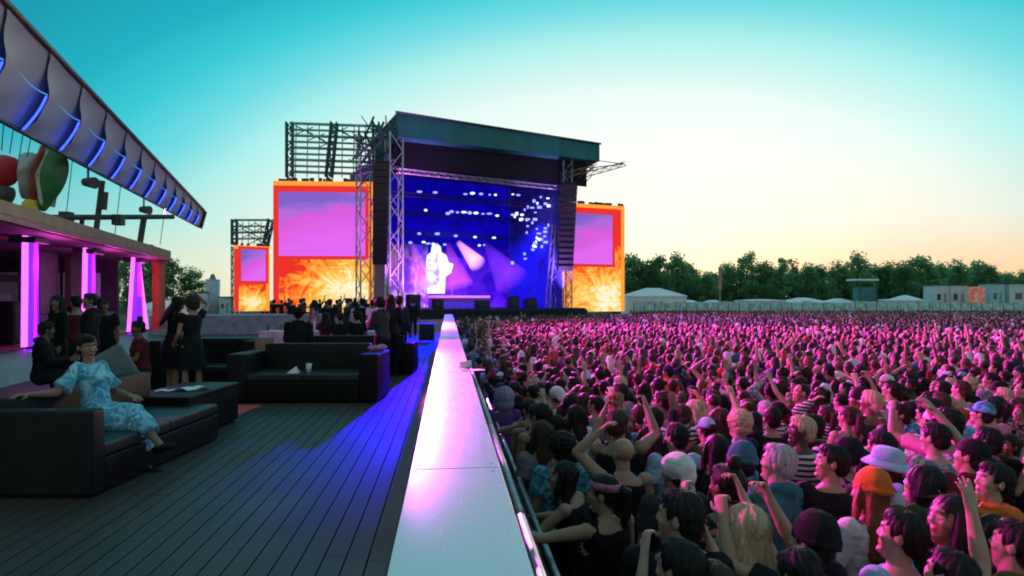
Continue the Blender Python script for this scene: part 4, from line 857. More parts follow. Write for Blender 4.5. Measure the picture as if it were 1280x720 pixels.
t = screen_wall('small far off orange wall with grey lilac screen under dark scaffold', P(293, 375, 74), P(337, 375, 76), CZ+68/800*74, (.7, 3.4, CZ+24/800*74, CZ+64/800*74), (2, 1), 14)
# scaffolds
scm = plain('scaffold_teal', (.25, .62, .57), .5, .3); scd = plain('scaffold_dark', (.04, .12, .12), .6)
def scaffold(label, x0, x1, ytop, ybot, d, rows_, posts, droop=0):
    t = thing('scaffold', label, 'scaffold', P(x0, ybot, d))
    for i in range(rows_):
        y = ytop+(ybot-ytop)*i/rows_; g = G(); g.bar(P(x0, y, d), P(x1, y+droop, d+1.5), .14 if i % 2 == 0 else .10); g.bar(P(x0, y+1, d+3), P(x1, y+droop, d+4), .07); child('ledger', g, scm, t)
    for j, px in enumerate(posts):
        g = G(); g.truss(P(px-(3 if j == 1 else 0), ybot, d), P(px+(4 if j == 1 else 0), ytop-1, d), .55, .09); child('post', g, scd, t)
    for j in range(len(posts)*2+2):
        xx = x0+(x1-x0)*(j+.5)/(len(posts)*2+2); g = G(); g.bar(P(xx, ybot, d+1), P(xx+1, ytop+2, d+1), .045); xx2 = min(xx+22, x1); g.bar(P(xx, ytop+3+8*(j % 3), d+.5), P(xx2, ytop+14+8*(j % 3), d+.5), .06); g.bar(P(xx, ytop+14+8*(j % 3), d+.5), P(xx2, ytop+5+8*(j % 3), d+.5), .05); child('brace', g, scd, t)
    return t
scaffold('tall teal scaffold grid standing above the near orange screen wall', 362, 478, 154, 222, 61, 9, (362, 414, 470), 4)
scaffold('small dark scaffold above the far off orange wall', 291, 337, 275, 306, 76, 4, (293, 335), 0)
# legs of the near scaffold down to the ground
g = G()
for px in (362, 411, 466): q = P(px, 222, 61.3); g.bar(q, V((q.x, q.y, 0)), .12)
o = obj('scaffold_leg', g, scd, bpy.data.objects['scaffold'], origin=None); g2 = None
o.location = -bpy.data.objects['scaffold'].location
# light beams in the stage smoke
def beam(a, b, r0, r1, col, dens, lab):
    a = V(a); b = V(b); g = G(); g.tube([V(), b-a], [r0, r1], 16, cap=False); n = N('beam_smoke'); n.n.remove(n.b); pv = n.new('ShaderNodeVolumePrincipled'); pv.inputs['Color'].default_value = (*col, 1); pv.inputs['Density'].default_value = .01
    pv.inputs['Emission Strength'].default_value = dens; pv.inputs['Emission Color'].default_value = (*col, 1); n.link(pv.outputs[0], n.o.inputs['Volume']); o = obj('light_beam_haze', g, n.m); o.location = a; tag(o, lab, 'light beam', 'smoky light beams on the stage', 'stuff')
pk = (.9, .15, .75); bl = (.05, .05, 1)
beam(P(573, 303, 62), P(597, 330, 60), .25, .85, (1, .40, .75), 1.1, 'bright pink light beam crossing the stage smoke')
beam(P(516, 304, 61), P(528, 352, 60), .15, 1.2, pk, .34, 'pink light beam falling beside the near tower')
beam(P(560, 304, 62), P(572, 358, 61), .15, 1.6, (.7, .08, .8), .34, 'violet light beam falling beside the bright figure screen')
beam(P(606, 304, 63), P(640, 352, 61), .2, 1.8, (.35, .05, 1), .2, 'wide violet light beam falling toward the far wing')
# ================================================================ BACKGROUND: trees, tents, cabins
bark = plain('bark', (.06, .045, .03), .9, 0, .3, 4, .4, 20)
n = N('leaves'); f = n.noise(n.coords('Object'), .5, 3); oi = n.new('ShaderNodeObjectInfo'); c = n.ramp(f, [(.3, (.035, .10, .05)), (.7, (.07, .15, .06))]); n.base(n.mix(n.math('MULTIPLY', oi.outputs['Random'], .6), c, (.03, .10, .075)))
n.set(Roughness=.7); tr = n.new('ShaderNodeBsdfTranslucent'); tr.inputs[0].default_value = (.42, .72, .34, 1); ad = n.new('ShaderNodeMixShader'); ad.inputs[0].default_value = .5; n.link(n.b.outputs[0], ad.inputs[1]); n.link(tr.outputs[0], ad.inputs[2]); n.link(ad.outputs[0], n.o.inputs[0]); LEAF = n.m
def tree_proto(seed, H=14, spread=4.6, low=.12, dense=1.0, nleaf=2600):
    r = random.Random(seed); g = G(); lean = V((r.uniform(-.4, .4), r.uniform(-.4, .4), 0))
    g.tube([V(), V((0, 0, H*.3))+lean*.4, V((0, 0, H*.62))+lean, V((0, 0, H*.85))+lean*1.2], [.34, .25, .14, .05], 7, cap=False)
    cl = []
    for i in range(int(26*dense)):
        z = H*(low+(1-low)*((i+.5)/int(26*dense))**.85); k = (z/H-low)/(1-low); rad = spread*(math.sin(PI*min(1, .18+.80*k))**.7)*r.uniform(.45, 1.0); a = r.uniform(0, 2*PI)
        c = V((math.cos(a)*rad*.8, math.sin(a)*rad*.8, z*.97))+lean; b0 = V((0, 0, max(H*.12, z-H*.12)))+lean*.5
        g.tube([b0, b0.lerp(c, .6)+V((0, 0, -.1)), c], [.09, .05, .02], 4, cap=False); cl.append((c, r.uniform(.9, 1.9)*spread/4.6))
    trunk = g.mesh('trunk', [bark]); vs = []; fs = []
    for i in range(nleaf):
        c, rr = cl[r.randrange(len(cl))]; d = V((r.gauss(0, 1), r.gauss(0, 1), r.gauss(0, .75)));  q = c+d.normalized()*rr*(r.random()**.45); s = r.uniform(.16, .36); u = V((r.gauss(0, 1), r.gauss(0, 1), r.gauss(0, 1))).normalized(); w = u.orthogonal().normalized()*s; u = u*s*1.3
        b = len(vs); vs += [q-u, q+w*.8, q+u, q-w*.8]; fs.append((b, b+1, b+2, b+3))
    me = bpy.data.meshes.new('crown'); me.from_pydata(vs, [], fs); me.update(); me.materials.append(LEAF); return trunk, me
TP = [tree_proto(1, 15, 5.0, .10), tree_proto(2, 14, 4.6, .08), tree_proto(3, 16, 5.2, .14, .8, 2000), tree_proto(4, 13, 5.4, .06), tree_proto(5, 17, 4.4, .30, .55, 1100), tree_proto(6, 12, 4.8, .05)]
def tree(k, u, d, sc, label, group):
    o = thing('tree', label, 'tree', W(u, d, 0), RND.uniform(0, 6.3), group); o.scale = (sc*RND.uniform(.92, 1.1), sc*RND.uniform(.92, 1.1), sc)
    link('trunk', TP[k][0], o); link('crown', TP[k][1], o)
prof = [(785, 322), (806, 330), (826, 321), (846, 319), (862, 330), (884, 342), (905, 330), (925, 322), (940, 316), (957, 330), (975, 322), (990, 323), (1008, 332), (1028, 334), (1048, 330), (1070, 318), (1092, 334), (1112, 331), (1132, 330), (1152, 324), (1175, 330), (1198, 328), (1220, 330), (1240, 333), (1258, 345), (1276, 348), (1296, 345)]
Hs = (15, 14, 16, 13, 17, 12)
thin = {925: 4, 940: 2, 975: 4, 990: 4, 826: 1, 1070: 0}
for i, (px, py) in enumerate(prof):
    d = 165+RND.uniform(-8, 8); H = CZ+(375-py)/800*d; k = thin.get(px, RND.choice((0, 1, 3, 5))); kind = 'airy pale topped tree' if k in (4, 2) else ('tall round topped tree' if H > 14 else 'bushy dark green tree')
    where = 'behind the white marquee tents' if px < 900 else ('above the distant tents' if px < 1050 else ('behind the small steel watch tower' if px < 1100 else ('behind the white cabins' if px > 1165 else 'beyond the far edge of the crowd')))
    tree(k, (px-640)/800*d, d, H/Hs[k], '%s %s' % (kind, where), 'trees beyond the field: %s %s' % (kind, where))
for px in range(782, 1310, 15):
    d = 178+RND.uniform(-4, 10); py = 337+RND.uniform(-4, 5)+(5 if px > 1240 else 0)+(6 if 865 < px < 900 else 0); H = CZ+(375-py)/800*d; k = RND.choice((0, 1, 3, 5))
    tree(k, (px-640)/800*d, d, H/Hs[k], 'dark green tree in the dense second row of the tree line', 'second row of the tree line')
for i, (px, py) in enumerate(((180, 330), (200, 322), (216, 327), (230, 338), (168, 340))):
    d = 95; H = CZ+(375-py)/800*d; k = (0, 3, 1, 5, 1)[i]; tree(k, (px-640)/800*d, d+i*2-4, H/Hs[k]*1.02, 'bushy green tree behind the orange end of the lounge', 'trees behind the lounge')
g = G(); rr = random.Random(3); vs = []; fs = []
for i in range(26000):
    px = rr.uniform(778, 1330); d = rr.uniform(186, 196); h = rr.random()*(1.0-.2*math.sin(px*.05))*8.6; q = W((px-640)/800*d, d, h); s = rr.uniform(.3, .65); a = V((rr.gauss(0, 1), rr.gauss(0, 1), rr.gauss(0, 1))).normalized(); b = a.orthogonal().normalized()*s; a = a*s
    k = len(vs); vs += [q-a, q+b, q+a, q-b]; fs.append((k, k+1, k+2, k+3))
me = bpy.data.meshes.new('hedge_mass'); me.from_pydata(vs, [], fs); me.update(); me.materials.append(LEAF); o = link('woodland_undergrowth', me); tag(o, 'dense dark green undergrowth filling the wood behind the trees', 'undergrowth', None, 'stuff')
# tents
tent_m = plain('tent_white', (.86, .90, .92), .6, 0, .1, 1)
def tent(px0, px1, ytop, ybot, d, label, peaks=1, group='distant white tents'):
    c = W(((px0+px1)/2-640)/800*d, d, 0); w = (px1-px0)/800*d; z1 = CZ+(375-ytop)/800*d; ze = z1*.72 if peaks else z1*.93; t = thing('tent', label, 'tent', c, -YAW, group); dp = 6
    g = G(); g.box((0, 0, ze/2), (w, dp, ze)); obj('wall', g, tent_m, t)
    g = G(); m = max(peaks, 1); 
    for i in range(m):
        x0 = -w/2+w*i/m; x1 = -w/2+w*(i+1)/m; xm = (x0+x1)/2; ov = .12
        g.add([(x0-ov, -dp/2-ov, ze), (x1+ov, -dp/2-ov, ze), (x1+ov, dp/2+ov, ze), (x0-ov, dp/2+ov, ze), (xm-(x1-x0)*.12, 0, z1), (xm+(x1-x0)*.12, 0, z1), (x0-ov, -dp/2-ov, ze-.25), (x1+ov, -dp/2-ov, ze-.25)], [(0, 1, 5, 4), (1, 2, 5), (2, 3, 4, 5), (3, 0, 4), (0, 6, 7, 1), (3, 2, 1, 0)])
    obj('roof', g, tent_m, t)
    return t
tent(780, 852, 360, 388, 108, 'large white marquee tent beside the far orange screen wall', 1); tent(846, 906, 375, 388, 120, 'low white tent run next to the marquee', 2)
tent(924, 974, 374, 388, 125, 'long white tent right of the tall mast pole', 0); tent(978, 1028, 372, 388, 128, 'white tent with low peak under the airy trees', 1); tent(1030, 1064, 373, 388, 128, 'small white tent just before the watch tower', 1)
tent(1092, 1140, 374, 388, 130, 'white tent just after the watch tower', 0); tent(1118, 1144, 369, 388, 134, 'small raised white tent between watch tower and cabins', 1)
tent(186, 222, 375, 396, 60, 'white tent seen behind the two standing women', 1, None)
# watch tower
t = thing('watch_tower', 'small steel watch tower with white roof in front of the trees', 'tower', P(1078, 388, 125)); t.location.z = 0
q = t.location; g = G(); g.box(q+V((0, 0, CZ+3.9)), (4.8, 3, .35), bev=.05); child('roof', g, tent_m, t)
g = G(); g.box(q+V((.6, 0, CZ+1.1)), (3.6, 2.4, 2.8)); child('cabin', g, plain('cab_t', (.06, .22, .22), .5), t)
for a in (-1.5, 2.2): g = G(); g.bar(q+V((a, -1.3, 0)), q+V((a, -1.3, CZ+3.8)), .12); child('leg', g, scd, t)
# cabins / containers
def cabin(px0, px1, y0, y1, d, label, m, group='cabins at the far edge of the field'):
    a = P(px0, y1, d); b = P(px1, y1, d); z1 = CZ+(375-y0)/800*d; t = thing('cabin', label, 'cabin', V((a.x, a.y, 0)), -YAW, group); w = (b-a).length
    g = G(); g.box((w/2, 1.5, z1/2), (w, 3, z1), bev=.06); obj('wall', g, m, t); g = G(); g.box((w/2, 1.5, z1+.08), (w+.3, 3.3, .14)); obj('roof', g, scd, t)
    g = G(); g.box((w*.3, -.02, z1*.62), (w*.22, .06, z1*.2)); obj('window', g, plain('cabwin', (.03, .05, .06), .1), t); g = G(); g.box((w*.7, -.02, z1*.38), (w*.16, .05, z1*.72)); obj('door', g, plain('cabdoor', (.3, .36, .38), .5), t)
whitec = plain('cabin_white', (.66, .76, .80), .6, 0, .12, .8); bluec = plain('cabin_blue', (.40, .68, .74), .6, 0, .12, .8)
cabin(1168, 1187, 357, 386, 110, 'pale grey cabin, first beside the watch tower side', whitec); cabin(1188, 1210, 357, 386, 110, 'pale grey cabin touching the red picture board', whitec)
cabin(1239, 1256, 355, 386, 108, 'light blue cabin just past the red picture board', bluec); cabin(1262, 1300, 355, 386, 108, 'pale blue cabin cut off by the picture edge', whitec)
n = N('abstract_board'); v = n.coords('Object'); n.base(n.ramp(n.noise(v, .9, 3, .5, 2.5), [(.35, (.55, .10, .06)), (.5, (.75, .25, .15)), (.6, (.9, .75, .6)), (.7, (.3, .05, .05))])); n.emit((.6, .15, .1), .25)
t = thing('picture_board', 'big red abstract picture board between the pale cabins', 'billboard', P(1211, 388, 106)); t.location.z = 0; wall_panel('board', P(1211, 375, 106), P(1232, 375, 106), CZ-.6, CZ+2.2, .3, n.m, t)
for px in (1213, 1230): q = P(px, 375, 106.5); g = G(); g.bar(V((q.x, q.y, 0)), V((q.x, q.y, CZ+2)), .12); child('post', g, scd, t)
# mast pole
q = P(900, 340, 118); g = G(); g.tube([V((0, 0, 0)), V((0, 0, q.z))], [.16, .10], 8); g.box((0, 0, q.z-1.2), (.5, .4, 4.2)); o = obj('mast_pole', g, plain('mast', (.42, .25, .2), .7)); o.location = (q.x, q.y, 0); tag(o, 'tall thin brownish mast pole standing before the airy trees', 'pole')
# fence band behind the crowd
t = thing('boundary_fence', 'pale teal mesh fence along the far edge of the crowd', 'fence', P(1030, 388, 98)); t.location.z = 0
fm = plain('fence_teal', (.52, .84, .86), .7, 0, .45, 1.6)
for k in range(40):
    x0 = 792+k*13.2; a = P(x0, 375, 99); b = P(x0+12.6, 375, 99); g = G(); g.slab(V((a.x, a.y, 0)), V((b.x, b.y, 0)), .05, 2.35+RND.uniform(-.2, .2), .06); child('fence_panel', g, fm, t)
    g = G(); g.bar(V((a.x, a.y, 0)), V((a.x, a.y, 2.2)), .06); child('post', g, scd, t)
# water tower like white silo
t = thing('silo', 'slim white silo on the horizon beside the far orange wall', 'silo', P(266, 395, 90)); t.location.z = 0; q = t.location
g = G(); g.tube([q, q+V((0, 0, CZ+2.9))], [.95, .95], 16, cap=False); child('body', g, plain('silo_w', (.45, .55, .62), .5), t, True); g = G(); g.tube([q+V((0, 0, CZ+2.9)), q+V((0, 0, CZ+3.4))], [.5, .3], 12); child('cap', g, plain('silo_c', (.15, .22, .28), .5), t, True)
cabin(246, 256, 366, 396, 88, 'narrow pale cabin beside the white silo', whitec, None); cabin(274, 288, 372, 396, 88, 'low pale cabin between white silo and far orange wall', bluec, None)
# ================================================================ PEOPLE ON THE DECK
POSES['lounging'] = lambda f: Pose(female=True, hip=.53, lean=(.22, -.03), thR=(.02, 1, -.12), shR=(-.05, .22, -1), thL=(.42, .95, .10), shL=(.25, .72, -.62), footR=(0, 1, -.1), footL=(.3, 1, .35),
    uaR=(.75, -.25, -.75), faR=(.55, -.2, .05), uaL=(-.35, .35, -1), faL=(.45, .85, -.1), head=(-.55, -.08, .05), curl=(.4, .4), palmR=(0, 0, -1), palmL=(0, 0, -1))
POSES['sitting'] = lambda f: Pose(female=f, hip=.53, lean=(-.08, 0), thR=(.15, 1, -.05), shR=(0, .05, -1), thL=(-.15, 1, -.05), shL=(0, .05, -1), uaR=(.15, .35, -1), faR=(-.3, .9, .1), uaL=(-.15, .35, -1), faL=(.3, .9, .1), footR=(0, 1, -.1), footL=(0, 1, -.1), head=(.2, -.1, 0), curl=(.7, .7))
POSES['handshair'] = lambda f: Pose(female=f, uaR=(.5, .3, .6), faR=(-.75, -.05, .7), uaL=(-.2, .1, -1), faL=(.1, .6, -.5), head=(.4, -.1, .1), curl=(.5, .6), palmR=(-.6, 0, -.6))
POSES['bow'] = lambda f: Pose(female=f, lean=(-.12, .02), uaR=(.15, .3, -1), faR=(-.5, .8, .2), uaL=(-.15, .3, -1), faL=(.5, .8, .3), head=(-.2, -.45, 0), curl=(.9, .9))
def deckp(px, ytop, d, key, face, label, **k):
    """face: heading in degrees, 0 = away from the viewpoint, 90 = towards the picture's left side"""
    return person(key, W((px-640)/800*d, d, DECK), -YAW+R(face), label, k.pop('group', None), **k)
deckp(124, 418, 6.25, ('lounging', True), -90, 'woman lounging on black sofa in turquoise patterned outfit with crossed legs', skin=2, hair='bun', haircol='dark', top=('wide', 'patterned blue'), legs=('wide', 'patterned blue'), scale=1.0)
deckp(216, 375, 10.9, ('bow', True), -40, 'woman in short black dress with light hair ribbon, standing by the ottoman', skin=1, hair='long', top=('dress', 'black'), legs=None, scale=.99)
deckp(240, 373, 10.7, ('handshair', True), 55, 'woman in black dress with curly hair bun facing her friend', skin=1, hair='curly', haircol='brown', top=('dress', 'black'), legs=None, scale=.98)
deckp(178, 405, 10.2, ('sitting', True), 130, 'person in dark maroon top sitting behind the grey cushion', skin=3, hair='topknot', top=('tee', 'maroon'), legs=('trousers', 'black'))
deckp(72, 370, 10.8, ('relaxed', True), 150, 'woman in black with long dark hair standing by the violet column', skin=2, hair='long', top=('long', 'black'), legs=('trousers', 'black'))
deckp(95, 376, 11.6, ('watching', True), 60, 'woman in sleeveless top with bare arms between two dark haired friends', skin=1, hair='short', top=('tank', 'maroon'), legs=('trousers', 'black'))
deckp(112, 370, 10.4, ('relaxed', False), 120, 'tall person in black with tied dark hair, just behind the seated woman', skin=2, hair='ponytail', top=('hoodie', 'black'), legs=('trousers', 'black'), scale=1.02)
deckp(52, 430, 9.6, ('sitting', False), -60, 'person in black hoodie sitting low before the white lounge wall', skin=3, hair='short', top=('hoodie', 'black'), legs=('trousers', 'black'))
deckp(131, 392, 12.2, ('relaxed', False), -160, 'person in black shirt facing us beyond the seated woman', skin=3, hair='short', top=('tee', 'black'), legs=('trousers', 'black'), scale=.95)
deckp(372, 385, 13.4, ('sitting', False), 8, 'person in black coat and wide dark hat sitting beyond the long sofa', skin=2, hair='short', hat='sunhat', hatcol='black', top=('hoodie', 'black'), legs=('trousers', 'black'), scale=1.12)
dk_list = [(488, 14.0, 'watching', 10, 'long', 'black', 'person in long black coat at the corner of the long sofa', 'long'), (499, 15.2, 'relaxed', -30, 'short', 'navy', 'tall dark dressed person nearest the blue lit walkway', 'long'),
 (478, 13.2, 'bow', 60, 'curly', 'charcoal', 'dark dressed person leaning over the sofa corner with pale hands', 'hoodie'), (516, 29.5, 'relaxed', 0, 'short', 'black', 'lone person in black walking on the blue lit walkway', 'long'),
 (412, 21, 'watching', 20, 'short', 'black', 'person in black by the near end of the drinks table', 'tee'), (432, 21.5, 'bow', -60, 'bun', 'charcoal', 'person with hair bun bending to the drinks table', 'tee'),
 (392, 20.5, 'relaxed', 70, 'long', 'pink', 'long haired person in pink top by the drinks table', 'tank'), (452, 22, 'relaxed', 30, 'curly', 'black', 'curly haired person in black beyond the drinks table', 'tee'),
 (466, 20.5, 'watching', -20, 'short', 'white', 'person in white shirt beyond the drinks table', 'tee'), (447, 17.0, 'sitting', 10, 'curly', 'black', 'curly haired person sitting before the drinks table', 'tee'),
 (406, 17.2, 'sitting', -15, 'long', 'maroon', 'long haired person in maroon sitting before the drinks table', 'tee'), (425, 16.8, 'sitting', 5, 'short', 'black', 'short haired person in black sitting before the drinks table', 'tee')]
for px, d, ps, fc, hr, tc, lb, ts in dk_list:
    deckp(px, 0, d, (ps, hr in ('long', 'bun')), fc, lb, skin=RND.choice((0, 1, 2, 3)), hair=hr, top=(ts, tc), legs=('trousers', 'black'), scale=RND.uniform(.95, 1.04))
rr = random.Random(21)
for i in range(20):
    px = 344+i*7.6+rr.uniform(-3, 3); d = rr.uniform(30, 46); hr = rr.choice(('short', 'long', 'curly', 'bun')); ps = rr.choice(('relaxed', 'watching', 'cheer', 'relaxed', 'bow'))
    deckp(px, 0, d, (ps, False), rr.uniform(-60, 40), 'person in dark clothes in the far deck crowd before the orange screen wall', group='far deck crowd before the orange screen wall', skin=rr.choice((0, 1, 2)), hair=hr, top=('tee', rr.choice(('black', 'charcoal', 'maroon', 'navy', 'black', 'red'))), legs=('trousers', 'black'), shoes=None, scale=rr.uniform(.93, 1.08))
# ================================================================ CROWD, individuals
T_ST = V((2.0, 60, 0)); placed = []; HERO = []
def face_stage(p, off=0): q = T_ST-p; return math.atan2(-q.x, q.y)+off
def crowdp(px, ytop, H, key, label, short=None, turn=0, tiltk=1, dpth=None, **k):
    d = (2.70-H)*800/(ytop-375)
    for _ in range(12): d = (2.70-H-gz(W((px-640)/800*d, d).y))*800/(ytop-375)*.5 + d*.5
    sc = H/1.74; loc = W((px-640)/800*d, d, 0); loc.z = gz(loc.y)
    tl = R(11)*max(0, (px-760)/520)*tiltk; loc = loc - RT*math.sin(tl)*H*.9
    o = person(key, loc, face_stage(loc, R(turn)), label, 'crowd watching the show', scale=sc, shoes=None, tilt=(tl, 0), **k)
    placed.append((W((px-640)/800*d, d, 0), label)); HERO.append((px, ytop, d, short)); return o
BK = ('trousers', 'black')
H_ = [
 (628, 484, 1.78, 'relaxed', 1, 'person with big lilac grey bob right beside the white ledge', 'the lilac bob', 0, 1, 'big_bob', 'lilac', ('tee', 'purple'), None, None),
 (669, 504, 1.66, 'neck', 1, 'woman in black strap top clasping both hands behind her neck', 'the woman clasping her neck', 5, 1, 'bun', 'dark', ('tank', 'black'), None, None),
 (699, 541, 1.66, 'relaxed', 0, 'dark haired person in turquoise patterned shirt near the steel barrier', 'the turquoise patterned shirt', 10, 1, 'curly', 'dark', ('tee', 'turquoise'), None, None),
 (736, 572, 1.62, 'lean', 1, 'woman with long dark hair in black tank reaching for the barrier rail', 'the woman reaching for the rail', 62, 1, 'long', 'dark', ('tank', 'black'), None, None),
 (766, 592, 1.64, 'reach', 1, 'woman with dark ponytail and pink band stretching one arm to the barrier', 'the pink banded ponytail', 22, 1, 'ponytail', 'dark', ('tank', 'black'), 'bandana', 'pink'),
 (779, 545, 1.70, 'headhand', 0, 'bald man with one hand raised to his head', 'the bald man', 0, 1, None, 'dark', ('tank', 'black'), None, None),
 (842, 566, 1.70, 'relaxed', 0, 'person wearing a puffy white headscarf in the front of the crowd', 'the white headscarf', 10, 2, 'short', 'dark', ('tee', 'charcoal'), 'headscarf', 'white'),
 (849, 611, 1.80, 'lookback', 0, 'big dark haired man in profile wearing black with ear showing', 'the big man in profile', -10, 1, 'short', 'dark', ('tee', 'black'), None, None),
 (845, 672, 1.70, 'relaxed', 0, 'dark haired person with lit pink ear at the picture bottom', 'the lowest dark head', 20, 1, 'short', 'dark', ('tee', 'charcoal'), None, None),
 (933, 627, 1.68, 'filming', 1, 'woman with long wavy blond hair in white tank top', 'the wavy blonde', 5, 0, 'wavy', 'blond', ('tank', 'white'), None, None),
 (970, 552, 1.78, 'relaxed', 0, 'grey haired man in black jacket with teal collar', 'the grey haired man', 30, 0, 'short', 'grey', ('hoodie', 'teal'), None, None),
 (892, 540, 1.72, 'relaxed', 1, 'woman with very long straight black hair in black top', 'the long black hair', 0, 1, 'long', 'dark', ('tee', 'black'), None, None),
 (926, 556, 1.70, 'watching', 0, 'person in teal beanie between long black hair and grey haired man', 'the teal beanie', 15, 2, 'short', 'dark', ('hoodie', 'black'), 'beanie', 'teal'),
 (1016, 643, 1.68, 'filming', 0, 'person in black knit cap with both hands raised to film', 'the black knit cap', 30, 1, 'short', 'dark', ('tee', 'black'), 'beanie', 'black'),
 (1022, 690, 1.66, 'bow', 0, 'person in red shirt cut off by the picture bottom', 'the red shirt at the bottom', 30, 1, 'short', 'dark', ('long', 'red'), None, None),
 (1088, 588, 1.68, 'watching', 1, 'person in bright orange beanie with white sleeves', 'the orange beanie', 20, 1, 'long', 'red', ('long', 'white'), 'beanie', 'orange'),
 (1123, 632, 1.70, 'relaxed', 0, 'dark haired man in plain pale blue t-shirt', 'the pale blue t-shirt', 25, 1, 'short', 'dark', ('tee', 'pale blue'), None, None),
 (1190, 612, 1.74, 'lookback', 1, 'woman with long dark hair looking sideways, magenta lit cheek', 'the sideways looking woman', 20, 2, 'long', 'dark', ('long', 'black'), None, None),
 (1188, 680, 1.64, 'cheer', 0, 'person in red t-shirt raising one arm near the picture bottom', 'the raised arm in red', 10, 1, 'short', 'dark', ('tee', 'red'), None, None),
 (1243, 572, 1.72, 'lookback', 0, 'man with orange lit face and orange scarf top looking sideways', 'the orange lit man', 10, 1, 'short', 'dark', ('hoodie', 'orange'), None, None),
 (1103, 555, 1.70, 'relaxed', 0, 'person in pale blue bucket hat and white shirt', 'the pale blue bucket hat', 15, 2, 'short', 'brown', ('tee', 'pale blue'), 'bucket', 'pale blue'),
 (1163, 510, 1.70, 'relaxed', 0, 'person in white cap and white patterned shirt mid crowd', 'the white cap', 10, 1, 'short', 'dark', ('tee', 'white'), 'cap_back', 'white'),
 (1040, 553, 1.74, 'lookback', 0, 'dark haired man in profile with magenta lit nose', 'the magenta nosed man', 0, 1, 'short', 'dark', ('tee', 'black'), None, None),
 (1012, 515, 1.74, 'relaxed', 0, 'round headed dark haired man in black hoodie', 'the black hoodie', 20, 2, 'short', 'dark', ('hoodie', 'black'), None, None),
 (924, 514, 1.70, 'watching', 0, 'person with tousled blond short hair and pink face', 'the tousled blond', 20, 0, 'curly', 'blond', ('tee', 'navy'), None, None),
 (868, 499, 1.68, 'handshair', 1, 'woman with wavy blond hair and bare arms mid crowd', 'the blonde with bare arms', 25, 0, 'wavy', 'blond', ('tank', 'cream'), None, None),
 (843, 527, 1.72, 'relaxed', 0, 'short dark haired man in light blue shirt', 'the light blue shirt', 5, 1, 'short', 'dark', ('tee', 'pale blue'), None, None),
 (815, 508, 1.72, 'relaxed', 0, 'person with grey headphones in turquoise top', 'the grey headphones', 0, 1, 'short', 'dark', ('tee', 'turquoise'), 'headphones', 'grey'),
 (694, 483, 1.72, 'relaxed', 1, 'person with white flowered headscarf behind the lilac bob', 'the flowered headscarf', 10, 2, 'short', 'dark', ('tee', 'white'), 'headscarf', 'white'),
 (768, 498, 1.70, 'relaxed', 1, 'grey haired woman in pale scarf mid crowd', 'the grey haired woman', 12, 0, 'bob', 'grey', ('hoodie', 'grey'), None, None),
 (755, 475, 1.72, 'bothup', 0, 'dark haired person raising both arms above the crowd', 'the two raised arms', 0, 1, 'short', 'dark', ('tank', 'maroon'), None, None),
 (712, 490, 1.74, 'relaxed', 1, 'woman with long dark hair and pink lit ear in black', 'the pink lit ear', 5, 1, 'long', 'dark', ('tee', 'black'), None, None),
 (965, 507, 1.72, 'point', 0, 'person in black stretching one arm towards the stage', 'the stretched arm', 0, 1, 'short', 'dark', ('tee', 'black'), None, None),
 (1000, 482, 1.72, 'point', 1, 'woman in black with one bare arm stretched high', 'the high bare arm', 0, 1, 'ponytail', 'brown', ('tank', 'black'), None, None),
 (928, 470, 1.72, 'bothup', 1, 'woman in red top with both arms high', 'the red top with high arms', 0, 2, 'bun', 'dark', ('tank', 'red'), None, None),
 (1210, 545, 1.72, 'relaxed', 0, 'dark haired person in maroon hoodie and black cap', 'the maroon hoodie', 10, 1, 'short', 'dark', ('hoodie', 'maroon'), 'cap_back', 'black'),
 (1060, 505, 1.70, 'watching', 1, 'woman in pink top with brown ponytail', 'the pink top', 10, 1, 'ponytail', 'brown', ('tank', 'pink'), None, None),
 (1225, 500, 1.72, 'relaxed', 0, 'person in turquoise cap and striped blue shirt', 'the turquoise cap', 12, 1, 'short', 'dark', ('tee', 'patterned blue'), 'cap', 'turquoise'),
 (1150, 575, 1.72, 'relaxed', 1, 'woman with dark bob in olive jacket', 'the olive jacket', 12, 1, 'bob', 'dark', ('hoodie', 'olive'), None, None),
 (1265, 640, 1.70, 'relaxed', 0, 'person in dark green hoodie at the picture edge', 'the dark green hoodie', 12, 1, 'short', 'dark', ('hoodie', 'olive'), None, None),
 (895, 700, 1.60, 'filming', 1, 'bare armed person in lilac top under the wavy blonde', 'the lilac top', 8, 0, 'bun', 'brown', ('tank', 'purple'), None, None),
]
for px, yt, H, ps, fem, lb, sh, turn, sk, hr, hc, top, hat, hatc in H_:
    if hr is None: hr = 'buzz'; hcl = 'blond'
    else: hcl = hc
    crowdp(px, yt, H, (ps, bool(fem)), lb, sh, turn, skin=sk, hair=None if lb.startswith('bald') else hr, haircol=hcl, top=top, legs=BK, hat=hat, hatcol=hatc or 'black')
# fill
cand = []; x = .80; rr = random.Random(77)
sp_ = .52
y = .6
while y < 90:
    x = .95 + rr.uniform(-.1, .1)
    while x < 110:
        q = V((x+rr.uniform(-.19, .19), y+rr.uniform(-.19, .19), 0)); x += sp_ if y < 32 else .62
        px, py, d = proj(q+V((0, 0, 1.7+gz(q.y))))
        if d < 2.2 or px < 560 or px > 1330 or py > 735: continue
        if q.y > 53+.52*(q.x+3) and q.x < 24: continue                    # the stage stands here
        if d > 86: continue
        if q.y > 30 and q.x < 0.5: continue
        if rr.random() < (.05 if noise.noise(q*.35) > -.25 else .3): continue
        if any((V((q.x, q.y, 0))-V((h[0].x, h[0].y, 0))).length < .40 for h in placed): continue
        cand.append((d, px, py, q))
    y += sp_ if y < 32 else .60
cand.sort(key=lambda c: c[0])
NI = 265-len(H_)
ind = cand[:NI]; rest = cand[NI:]
